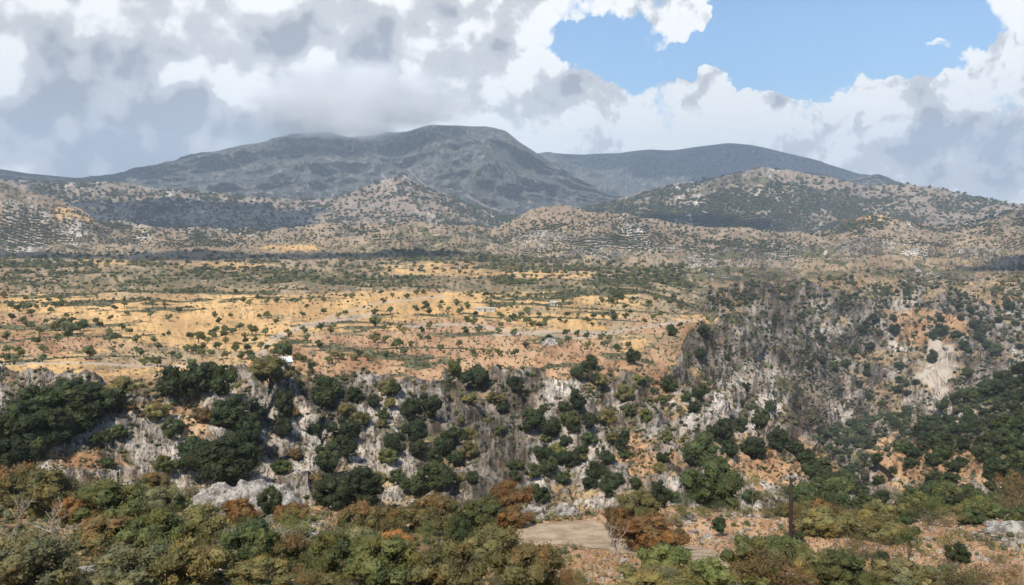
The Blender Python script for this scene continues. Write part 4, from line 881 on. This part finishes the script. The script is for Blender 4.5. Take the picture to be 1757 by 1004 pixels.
# ------------------------------------------------------------------ poles, house, shed, walls
def flat_mat(name, a, b_, sc=3, rough=.85):
    m, T = new_mat(name); tc = T.n('ShaderNodeTexCoord').outputs['Object']; n = T.noise(tc, sc, 6, .6)
    finish(m, T, T.mix(T.mr(n, .35, .65), a, b_), rough, n, .3, .03); return m
POLE = bark_mat('weathered_pole_wood', (0.02, 0.013, 0.011), (0.055, 0.036, 0.03)); METAL = flat_mat('galvanised_metal', (.2, .2, .2), (.34, .34, .33), 8, .5)
WHITE = flat_mat('white_sheet_roof', (.70, .70, .70), (.82, .82, .80), 2, .5); TILE = flat_mat('pale_roof', (.36, .33, .30), (.50, .47, .43), 2); LIME = flat_mat('pale_stone_wall', (.34, .31, .27), (.52, .48, .42), 2); DARKM = flat_mat('dark_opening', (.02, .018, .015), (.04, .035, .03))
def box(x0, x1, y0, y1, z0, z1):
    v = np.array([(x, y, z) for z in (z0, z1) for x, y in ((x0, y0), (x1, y0), (x1, y1), (x0, y1))], np.float32)
    return v, np.array([(0, 3, 2, 1), (4, 5, 6, 7), (0, 1, 5, 4), (1, 2, 6, 5), (2, 3, 7, 6), (3, 0, 4, 7)], np.int32)
def pole(px, top, base, wpx, label, lean=.0, v=2.0):
    g = ground_at(px, base, v); p, d, _ = g; H = (base-top)*d/F*1.05; r = wpx*d/F/2
    t = bpy.data.objects.new('utility_pole', None); S.collection.objects.link(t); t.location = p; tag(t, label, 'pole')
    link('post', mesh_from('post', *tube([(0, 0, -.4), (-lean*.5, 0, H*.5), (-lean, 0, H)], [r*1.15, r, r*.8], 6), smooth=True), POLE, t)
    link('bracket', mesh_from('bracket', *merge([box(-lean-.42, -lean+.42, -r-.10, -r+.01, H-.34, H-.24), box(-lean-.05, -lean+.05, -r-.14, -r-.1, H-.5, H-.12)])), METAL, t)
    for k in (-.34, .34):
        link('insulator', mesh_from('insulator', *tube([(k-lean, -r-.05, H-.24), (k-lean, -r-.05, H-.17), (k-lean, -r-.05, H-.08)], [.03, .055, .03])), WHITE, t)
    return t
pole(1356, 812, 927, 6.4, 'tall dark wooden utility pole standing on the orange slope', .12)
pole(203, 806, 850, 4.6, 'short dark wooden pole in front of the cliff behind the green dome')
def house(px, base, wpx, hm, label, dm=4.0, roofm=WHITE, name='stone_house', pitch=.9, rot=0.1, ndoor=1, nwin=2):
    g = ground_at(px, base, 8.0); p, d, _ = g; Wd = wpx*d/F
    t = bpy.data.objects.new(name, None); S.collection.objects.link(t); t.location = p; t.rotation_euler = (0, 0, rot); tag(t, label, 'building')
    x = Wd/2; y = dm/2
    link('wall', mesh_from('wall', *box(-x, x, -y, y, -1.2, hm)), LIME, t)
    v = np.array([(-x-.25, -y-.3, hm+.01), (x+.25, -y-.3, hm+.01), (x+.25, 0, hm+pitch), (-x-.25, 0, hm+pitch), (x+.25, y+.3, hm+.01), (-x-.25, y+.3, hm+.01)], np.float32)
    vv = np.concatenate([v, v+[0, 0, .14]]); ff = np.array([(0, 1, 2, 3), (3, 2, 4, 5), (6, 9, 8, 7), (9, 11, 10, 8), (0, 6, 7, 1), (5, 4, 10, 11), (1, 7, 8, 2), (2, 8, 10, 4), (3, 9, 6, 0), (5, 11, 9, 3)], np.int32)
    link('roof', mesh_from('roof', vv, ff), roofm, t)
    gb = np.array([(sx*(x-.02), sy*y, hm-.01) for sx in (-1, 1) for sy in (-1, 1)]+[(sx*(x-.02), 0, hm+pitch-.02) for sx in (-1, 1)], np.float32)
    link('gable', mesh_from('gable', gb, np.array([(0, 1, 4, 4), (2, 5, 5, 3)], np.int32)[:, :3]), LIME, t)
    link('door', mesh_from('door', *box(-.45, .45, -y-.05, -y+.02, -.1, min(2.0, hm-.3))), DARKM, t)
    for k in range(nwin):
        cx = (-1 if k % 2 else 1)*x*.58; link('window', mesh_from('window', *box(cx-.35, cx+.35, -y-.04, -y+.02, hm*.4, hm*.4+.75)), DARKM, t)
    return t
house(953, 525, 18, 2.0, 'small pale stone house with a light roof on the plateau among olives', roofm=TILE, pitch=.8)
house(833, 535, 34, 1.9, 'long low stone barn with a pale roof in the fields left of the stone house', dm=3.5, roofm=LIME, name='stone_barn', pitch=.5, rot=-.05, nwin=2)
house(489, 632, 20, 2.5, 'small shed with a bright white sheet roof behind the wide olive-green tree', dm=4, roofm=WHITE, name='white_roofed_shed', pitch=1.1, rot=.45, nwin=1)

# ------------------------------------------------------------------ what nobody could count: scrub, grass, rubble
def mass(name, pos, size, tint, protos, mat, squash=None, kindlabel=None):
    n = len(pos); rng = np.random.default_rng(len(name)); sel = rng.integers(0, len(protos), n); vs, fs, ts, off = [], [], [], 0
    ang = rng.random(n)*6.283; sq = rng.uniform(.75, 1.15, n) if squash is None else squash
    for k, (v, f) in enumerate(protos):
        I = np.where(sel == k)[0]
        if len(I) == 0: continue
        c, s_ = np.cos(ang[I])[:, None], np.sin(ang[I])[:, None]
        x = (v[None, :, 0]*c-v[None, :, 1]*s_)*size[I][:, None]; y = (v[None, :, 0]*s_+v[None, :, 1]*c)*size[I][:, None]; z = v[None, :, 2]*(size[I]*sq[I])[:, None]
        A = np.stack([x, y, z], -1)+pos[I][:, None, :]; vs.append(A.reshape(-1, 3).astype(np.float32))
        fs.append((f[None]+(np.arange(len(I))*len(v))[:, None, None]+off).reshape(-1, 4)); off += len(I)*len(v); ts.append(np.repeat(tint[I], len(v), 0))
    me = mesh_from(name, np.concatenate(vs), np.concatenate(fs))
    at = me.color_attributes.new('tint', 'FLOAT_COLOR', 'POINT'); tt = np.concatenate(ts); at.data.foreach_set('color', np.concatenate([tt, np.ones((len(tt), 1))], 1).astype(np.float32).ravel())
    return tag(link(name, me, mat), kind='stuff')
def lowcrown(seed, nl=26, leaf=.10, h=.75):
    rng = np.random.default_rng(seed); v, f = CS2; vv = v*.36*(1+.22*rng.normal(size=(len(v), 1)))*[1, 1, h]+[0, 0, h*.42]
    dd = unit(nl, rng); P_ = dd*(.36+.14*rng.random((nl, 1)))*[1, 1, h]+[0, 0, h*.45]
    return merge([(vv, f), leaves(P_, dd, leaf, rng)])
LOW = [lowcrown(i) for i in range(5)]; LOW2 = [lowcrown(20+i, 60, .07, .7) for i in range(4)]
area = np.abs(np.gradient(PY, axis=0)*np.gradient(PX, axis=1))*VIS*(PX > -150)*(PX < 1900)
def pick(weight, n, seed):
    w_ = (area*weight).ravel(); w_ = np.clip(w_, 0, np.percentile(w_[w_ > 0], 99.5)); c = np.cumsum(w_); r = np.random.default_rng(seed).random(n)*c[-1]
    return np.clip(np.searchsorted(c, r), 0, len(w_)-1)
flatP = P1.reshape(-1, 3); flatD = D.ravel()
def tints(rng, n, cols, p): 
    c = np.array(cols)[rng.choice(len(cols), n, p=p)]; return c*(.7+.6*rng.random((n, 1)))
def spread(name, weight, n, seed, pxs, cols, p, protos, mmin=.4, mmax=8):
    rng = np.random.default_rng(seed); I = pick(weight, n, seed); sz = np.clip(rng.uniform(*pxs, n)*rng.random(n)**.25*flatD[I]/F, mmin, mmax)
    ps = flatP[I].copy(); ps[:, 2] -= .08*sz
    return mass(name, ps.astype(float), sz, tints(rng, n, cols, p), protos, LM['mass'])
DG, MG, OG, BR, YG = (0.045, 0.062, 0.032), (0.085, 0.105, 0.05), (0.14, 0.135, 0.07), (0.16, 0.11, 0.06), (0.22, 0.19, 0.07)
clus = sst(-.25, .45, a2*.6+a3*.7)
clus2 = sst(-.15, .35, a1*.45+a2*.6+a3*.35)
hillw = z_hill*(.16+clus2+.4*clus)*(.35+1.3*sst(.25, -.35, convex))*(D < 4200)*(1-.6*m_dry)*sst(330, 400, PY+40*(D > 2600))
spread('hill_scrub', hillw, 24000, 51, (2.4, 8.5), [DG, MG, OG, BR], [.5, .25, .15, .1], LOW, 1.5, 20)
belt = z_field*sst(545, 480, PY)*(.08+clus2*clus*1.6)*(1-.4*m_dry)+z_field*.10*(1-m_dry)+.35*z_field*(m_scrub > .5)
spread('plateau_scrub', belt, 6500, 52, (4, 11), [DG, MG, OG, YG], [.2, .3, .35, .15], LOW, 1.0, 8)
gor = z_cliff*gorge*(V > 8.6)*(.2+clus)*(1-scree)
spread('gorge_wall_scrub', gor, 3800, 53, (4, 11), [DG, MG, OG, BR], [.45, .25, .2, .1], LOW, 1.0, 8)
cl = z_cliff*(V < 9.4)*(.25+clus)*(1-.75*(m_rock > .6))
spread('crag_scrub', cl, 3600, 54, (4, 13), [DG, MG, OG, BR, YG], [.22, .24, .26, .2, .08], LOW2, .4, 4)
rs = inside(right_slope, PX, PY)*.6+inside(left_flank, PX, PY)*.8+(inside([(1400, 740), (1560, 700), (1560, 800), (1480, 850), (1400, 800)], PX, PY))*.35
spread('ravine_scrub', rs*(V > 5)*(.4+clus)*(1-.9*red_p), 1500, 57, (9, 20), [DG, DG, MG, OG], [.4, .25, .25, .1], LOW2, 1.0, 8)
ug = (V < 4.9)*(V > 1.8)*(1-clip(road_in))*(.3+1.2*((PX < 1000) | (PY > 985)))*(.4+clus)
spread('undergrowth', ug, 2200, 55, (7, 20), [MG, OG, BR, YG, (0.20, .12, .07)], [.3, .36, .12, .17, .05], LOW2, .25, 1.1)
# dry grass tufts and rubble on the near soil
def tuft(seed):
    rng = np.random.default_rng(seed); out = []
    for k in range(9):
        a = rng.random()*6.28; b = np.array([math.cos(a), math.sin(a), 0])*.12*rng.random(); t = b+np.array([math.cos(a)*.35, math.sin(a)*.35, .8+.4*rng.random()])*rng.uniform(.6, 1); s_ = np.array([-math.sin(a), math.cos(a), 0])*.05
        out.append((np.array([b-s_, b+s_, t+s_*.2, t-s_*.2]), np.array([[0, 1, 2, 3]])))
    return merge(out)
gw = (V < 4.9)*(V > 2)*(1-clip(road_in))*1.0
rng = np.random.default_rng(9); I = pick(gw, 6000, 61); mass('dry_grass', flatP[I].astype(float), rng.uniform(.18, .5, 6000), tints(rng, 6000, [(.42, .31, .14), (.5, .38, .2), (.25, .2, .09)], [.4, .3, .3]), [tuft(i) for i in range(4)], LM['mass'])
v8, f8 = cubesphere(2)
def pebble(seed):
    rng = np.random.default_rng(seed); return v8*.5*(1+.25*rng.normal(size=(len(v8), 1)))*[1, .8, .6], f8
m_, T_ = new_mat('rubble_stone'); a_ = T_.n('ShaderNodeAttribute', attribute_name='tint'); finish(m_, T_, a_.outputs['Color'], .95)
I = pick(((V < 4.9)*(V > 2)*(1-clip(road_in))*(.15+clus)*(PX > 1000)), 4200, 62); mass('rubble', flatP[I].astype(float), np.clip(flatD[I]/F*np.random.default_rng(3).uniform(1.5, 5, 4200), .08, .6), tints(rng, 4200, [(.36, .31, .26), (.42, .28, .19), (.25, .21, .18)], [.5, .3, .2]), [pebble(i) for i in range(4)], m_)
